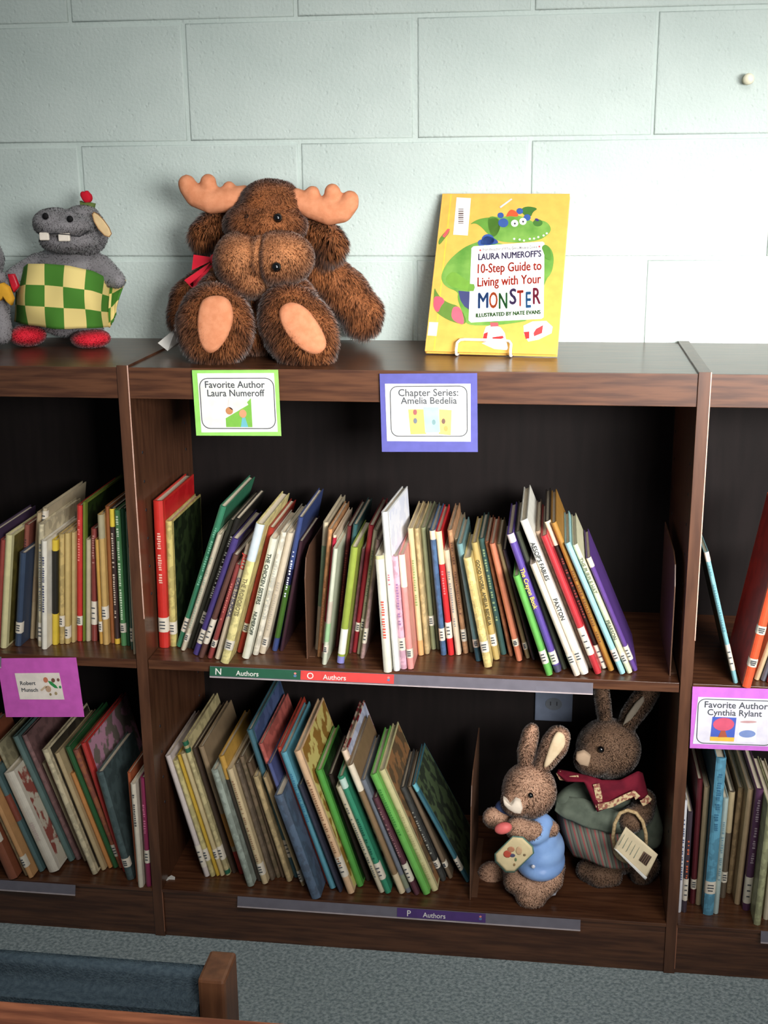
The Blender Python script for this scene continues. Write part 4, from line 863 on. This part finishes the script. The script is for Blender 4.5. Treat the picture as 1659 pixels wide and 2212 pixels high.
T.add('head', fur(hh, 18000, .004, .0004, (0, -.1, -.4), .35, 22), RB)
er = blob('ear', [T.c((1134,1655,.085,13),(1138,1620,.085,18),(1146,1585,.085,16),(1150,1574,.085,11))], .0033, 3); T.add('ear', fur(er, 9000, .004, .0004, (0, 0, 0), .3, 23), RB)
er = blob('ear', [T.c((1166,1662,.08,14),(1182,1636,.08,22),(1198,1608,.08,28),(1206,1592,.08,24))], .0033, 3); T.add('ear', fur(er, 12000, .004, .0004, (0, 0, 0), .3, 24), RB)
T.pad('inner_ear', [(1173,1660),(1180,1634),(1190,1604),(1200,1584),(1210,1582),(1220,1590),(1222,1608),(1212,1624),(1196,1642),(1184,1656)], .0575, .004, CRM, .003, rnd=2)
T.pad('muzzle_patch', [(1087,1725),(1095,1731),(1101,1740),(1108,1734),(1114,1728),(1124,1732),(1129,1746),(1125,1758),(1112,1757),(1097,1748),(1088,1738)], .0155, .010, mat('white_plush', (236, 220, 200), .9, .2), .004)
bead('eye', T.P(1146, 1718, .0285), .0048, T.o)
ct = blob('coat', [T.e(1163, 1808, .078, 46, 50, .052), T.e(1168, 1830, .080, 52, 46, .057), T.e(1166, 1855, .080, 55, 32, .062), T.c((1172,1778,.055,24),(1166,1796,.040,24),(1154,1806,.030,21)), T.e(1156, 1776, .075, 34, 20, .04)], .0036, 9)
# keep the coat only where it clothes the body: trim off the front opening on the left
T.add('coat', ct, BLU)
cs = blob('sleeve', [T.c((1120,1780,.075,19),(1098,1752,.065,20),(1086,1745,.06,18))], .0036, 3); T.add('coat_sleeve', cs, BLD)
T.add('radish', blob('radish', [T.e(1087, 1789, -.012, 20, 13, .010, (0, -.35, 0))], .0025, 2), mat('radish_pink', (232, 112, 108), .5, .4))
bead('coat_button', T.P(1152, 1872, .020), .0035, T.o, mat('pearl_button', (226, 226, 236), .2, .7), .6)
def octtag(o, pts, Y, mt, name, sl=0): return T.pad(name, pts, Y, .0009, mt, .0001)
oc = [(1108,1806),(1130,1808),(1152,1829),(1154,1843),(1111,1885),(1092,1885),(1069,1861),(1068,1845)]
cx_, cy_ = 1110, 1846
t1 = T.pad('hang_tag', oc, -.014, .0012, mat('tag_green_edge', (96, 130, 116), .6, .3), .0001)
t2 = T.pad('tag_paper', [(cx_+(x-cx_)*.93, cy_+(y-cy_)*.93) for x, y in oc], -.0152, .0008, mat('tag_cream', (224, 204, 158), .7, .3), .0001, parent=t1)
for x, y, rx, ry, c in ((1096,1845,9,8,(190,80,60)), (1104,1835,8,6,(190,130,96)), (1121,1838,7,9,(206,170,130)), (1107,1848,6,4,(80,80,104)), (1114,1857,2.5,4,(110,130,90)), (1133,1847,3,2.5,(130,110,80)), (1111,1868,2.5,3,(150,120,80))):
    T.pad('tag_picture', [(x+a, y+b) for a, b in ell(0, 0, rx, ry, 0, 10)], -.0166, .0002, C(c), .0001, parent=t1)
bm_ = T.pad('label_tab', [(1190,1920),(1203,1913),(1206,1918),(1200,1934),(1190,1936)], .045, .002, mat('white_satin', (206, 206, 214), .3, .5), .0006)
# --- large rabbit in a green dress
RB2 = fur_mat('rabbit_shaded_fur', (78, 56, 42), (130, 100, 76)); GRN = mat('grey_green_cloth', (104, 112, 98), .85, .2, (84, 92, 80), 40, .4, 60)  # large rabbit's fur colours are darkened to carry the shade it sits in
MAR = mat('maroon_cloth', (112, 22, 40), .85, .2, (90, 14, 32), 50)
T = Toy('plush_rabbit', (at(1310, 1900, .13).x, .14, ZB), 'large brown plush rabbit in a green dress and maroon lace-edged shawl')
bd = blob('body', [T.e(1330, 1800, .17, 84, 92, .055), T.e(1330, 1740, .17, 60, 40, .05), T.c((1270,1880,.13,26),(1295,1892,.112,27),(1318,1890,.12,27)), T.c((1390,1730,.14,28),(1385,1755,.11,27),(1363,1772,.085,28)), T.c((1400,1870,.13,26),(1385,1890,.13,24))], .0042, 4)
T.add('body', fur(bd, 38000, .0026, .0004, (0, -.1, -.4), .4, 31), RB2)
hh = blob('head', [T.e(1314, 1616, .15, 68, 64, .055), T.e(1282, 1640, .115, 42, 34, .035)], .0042, 3); T.add('head', fur(hh, 38000, .0026, .0004, (0, -.1, -.4), .35, 32), RB2)
er = blob('ear', [T.c((1308,1565,.16,12),(1304,1530,.16,15),(1300,1496,.16,15),(1298,1478,.16,12))], .0036, 3); T.add('ear', fur(er, 9000, .004, .0004, (0, 0, 0), .3, 33), RB2)
er = blob('ear', [T.c((1350,1572,.155,16),(1364,1545,.155,22),(1386,1515,.155,24),(1406,1490,.155,18))], .0036, 3); T.add('ear', fur(er, 12000, .004, .0004, (0, 0, 0), .3, 34), RB2)
T.pad('inner_ear', [(1344,1568),(1354,1545),(1372,1520),(1390,1504),(1392,1514),(1378,1536),(1362,1556)], .131, .003, mat('ear_lining', (120, 110, 96), .85, .2), .002)
T.pad('nose_patch', [(1246,1628),(1262,1624),(1276,1634),(1272,1656),(1252,1652),(1243,1640)], .083, .008, mat('muzzle_beige', (176, 150, 124), .9, .2), .004)
bead('eye', T.P(1298, 1619, .096), .0060, T.o)
# dress: bodice and full skirt with stripes
bo = blob('bodice', [T.e(1320, 1745, .155, 92, 48, .062), T.e(1325, 1775, .155, 98, 42, .068), T.c((1262,1715,.14,32),(1235,1725,.12,30),(1222,1735,.11,26)), T.c((1385,1745,.14,36),(1402,1790,.13,32),(1406,1812,.125,24))], .0042, 4)
T.add('dress_bodice', bo, GRN)
ST = bpy.data.materials.new('striped_skirt'); ST.use_nodes = True; nt = ST.node_tree; b_ = nt.nodes['Principled BSDF']; b_.inputs['Roughness'].default_value = .85
uvn = nt.nodes.new('ShaderNodeUVMap'); uvn.uv_map = 'uv'; sx_ = nt.nodes.new('ShaderNodeSeparateXYZ'); nt.links.new(uvn.outputs[0], sx_.inputs[0])
fr1 = nt.nodes.new('ShaderNodeMath'); fr1.operation = 'FRACT'; nt.links.new(sx_.outputs[0], fr1.inputs[0])
rp = nt.nodes.new('ShaderNodeValToRGB'); rp.color_ramp.interpolation = 'CONSTANT'; nt.links.new(fr1.outputs[0], rp.inputs[0])
for i_, (ps, c) in enumerate(((0, (102, 104, 92)), (.3, (150, 84, 80)), (.55, (120, 118, 104)), (.8, (80, 82, 74)))):
    e_ = rp.color_ramp.elements[i_] if i_ < 2 else rp.color_ramp.elements.new(ps)
    e_.position = ps; e_.color = lin(c)
nt.links.new(rp.outputs[0], b_.inputs['Base Color'])
cloth('dress_skirt', [(1200,1735,0),(1215,1760,0),(1265,1782,0),(1320,1795,0),(1365,1800,0),(1410,1800,0)], [(1208,1800,0),(1240,1850,0),(1290,1866,0),(1335,1876,0),(1375,1875,0),(1412,1858,0)], lambda u, v: .092-.02*math.sin(PI*u)*v+.05*(2*abs(u-.5))**2.5+.012*v, 60, 14, 16, 1, ST, T, .005)
cloth('dress_peplum', [(1205,1715,0),(1225,1720,0),(1262,1725,0),(1300,1740,0),(1340,1755,0)], [(1198,1752,0),(1222,1770,0),(1268,1785,0),(1310,1800,0),(1350,1800,0)], lambda u, v: .088-.01*math.sin(PI*u)+.03*(1-u)*(1-v), 40, 10, 8, 1, GRN, T, .004)
cloth('shawl', [(1205,1662,0),(1235,1668,0),(1272,1676,0),(1300,1685,0),(1340,1685,0),(1378,1666,0),(1388,1670,0)], [(1203,1668,0),(1222,1688,0),(1262,1688,0),(1290,1752,0),(1330,1738,0),(1372,1722,0),(1406,1738,0)], lambda u, v: .108-.026*math.sin(PI*min(max(u, 0), 1))-.012*v, 40, 10, 4, 1, MAR, T, .002)
LACE = mat('cream_lace', (206, 182, 140), .9, .2, (150, 96, 80), 200, sharp=True)
def lace(pts, Y, wd):
    bm = bmesh.new(); prev = None
    for i, (x, y) in enumerate(pts):
        j = min(i+1, len(pts)-1); h_ = max(i-1, 0); dx, dy = pts[j][0]-pts[h_][0], pts[j][1]-pts[h_][1]; l = math.hypot(dx, dy); nx, ny = -dy/l*wd/2, dx/l*wd/2
        yy = Y[i] if isinstance(Y, list) else Y
        q = [T.P(x+nx, y+ny, yy), T.P(x-nx, y-ny, yy)]; q += [v+Vector((0, .0012, 0)) for v in q]; q = [bm.verts.new(v) for v in q]
        if prev:
            for a, b in ((0, 1), (1, 3), (3, 2), (2, 0)): bm.faces.new((prev[a], prev[b], q[b], q[a]))
        else: bm.faces.new((q[0], q[1], q[3], q[2]))
        prev = q
    bm.faces.new((prev[0], prev[1], prev[3], prev[2])); bmesh.ops.recalc_face_normals(bm, faces=bm.faces); T.add('lace_trim', bm, LACE)
lace([(1206,1668),(1212,1680),(1228,1683),(1250,1680)], [.098,.092,.084,.080], 11)
lace([(1288,1694),(1294,1722),(1294,1744)], .066, 14); lace([(1292,1744),(1320,1738),(1348,1724),(1370,1714),(1378,1724)], [.064,.062,.062,.066,.070], 13); lace([(1386,1736),(1396,1730),(1404,1722)], [.078,.08,.085], 14)
# basket with arched handle and its price card
BS = mat('woven_cream', (204, 178, 134), .8, .25, (168, 140, 100), 220, .6, 300)
T.add('basket_handle', tube([T.P(x, y, .062) for x, y in ((1328,1836),(1324,1808),(1328,1778),(1340,1756),(1356,1750),(1374,1756),(1388,1774),(1395,1800),(1396,1824))], .0034, 8), BS)
T.add('basket', blob('basket', [T.e(1362, 1838, .075, 38, 26, .026)], .0036, 2), BS)
q = [(1352,1786),(1421,1846),(1394,1901),(1326,1833)]
t1 = T.pad('price_card', q, .030, .0010, mat('card_cream', (224, 206, 170), .7, .3), .0001)
T.pad('card_edge', [(1326,1833),(1333,1836),(1398,1896),(1394,1901)], .027, .0012, PAPER, .0001, parent=t1)
for k_ in range(5): T.pad('card_print', [(1358+k_*8-9, 1806+k_*7.0-9+6), (1359+k_*8-9, 1806+k_*7-9+5), (1345+k_*8-9+2, 1832+k_*7-9+2), (1343+k_*8-9+2, 1833+k_*7-9+2)], .0282, .0002, C((160, 170, 150)), .0001, parent=t1)
T.pad('barcode', [(1391,1839),(1408,1851),(1396,1871),(1380,1858)], .0280, .0002, C((110, 84, 66)), .0001, parent=t1)
for k_ in range(4): T.pad('barcode_bar', [(1393+k_*4, 1842+k_*2.8), (1395+k_*4, 1843+k_*2.8), (1384+k_*4, 1860+k_*2.8), (1382+k_*4, 1859+k_*2.8)], .0276, .0002, C((50, 40, 36)), .0001, parent=t1)
# ------------------------------------------------------------------ foreground: chair and table
CW = mat('oak_chair', (112, 72, 46), .45, .4, (88, 54, 34), 12, 0, stretch=(8, 8, 1)); UPH = mat('blue_grey_upholstery', (76, 90, 98), 1.0, .05, (62, 75, 84), 220, .7, 500)
ZC = .70; pc = on(455, 2118, ZC)
CH = empty('library_chair', (pc.x-.2, pc.y+.02, 0), 'oak-framed chair with blue-grey padded back standing at the table', 'chair')
cx0 = pc.x-CH.location.x; cy0 = pc.y-CH.location.y; pw = .024
def cbox(n, x0, x1, y0, y1, z0, z1, mt, bev=.003): return boxo(n, x0, x1, y0, y1, z0, z1, mt, CH, bev)
for xx in (cx0, cx0-.40):
    cbox('back_post', xx-pw/2, xx+pw/2, cy0, cy0+.042, .0, ZC, CW); cbox('front_leg', xx-pw/2, xx+pw/2, cy0-.36, cy0-.325, 0, .40, CW)
    cbox('side_rail', xx-.009, xx+.009, cy0-.325, cy0, .34, .385, CW)
bm = box(bmesh.new(), cx0-.40+pw/2, cx0-pw/2-.001, cy0-.006, cy0+.050, .44, ZC-.006); bmesh.ops.bevel(bm, geom=[e for e in bm.edges if abs(e.verts[0].co.x-e.verts[1].co.x) > .1], offset=.022, segments=7, affect='EDGES'); flatbig(obj('back_cushion', bm, UPH, CH))
bm = box(bmesh.new(), cx0-.40+pw/2, cx0-pw/2-.001, cy0-.36, cy0-.008, .386, .43); bmesh.ops.bevel(bm, geom=list(bm.edges), offset=.014, segments=4, affect='EDGES'); smooth(obj('seat_cushion', bm, UPH, CH))
cbox('front_rail', cx0-.40+pw/2, cx0-pw/2, cy0-.352, cy0-.334, .34, .385, CW)
ZT = .72; a = on(-40, 2156, ZT); b = on(665, 2212, ZT); dirv = (b-a).normalized(); ang = math.atan2(dirv.y, dirv.x)
TB = empty('library_table', (a.x, a.y, 0), 'orange-brown wood-grained table edge in the bottom left corner', 'table', None, (0, 0, ang))
TW = mat('table_oak', (178, 108, 74), .4, .4, (120, 66, 44), 14, 0, stretch=(1, 9, 9))
boxo('table_top', -.7, .70, -.62, 0, ZT-.028, ZT, TW, TB, .003)
for xx in (-.64, .62):
    for yy in (-.56, -.09): boxo('leg', xx, xx+.045, yy, yy+.045, 0, ZT-.029, TW, TB, .003)
boxo('apron', -.6, .62, -.085, -.068, ZT-.10, ZT-.029, TW, TB)
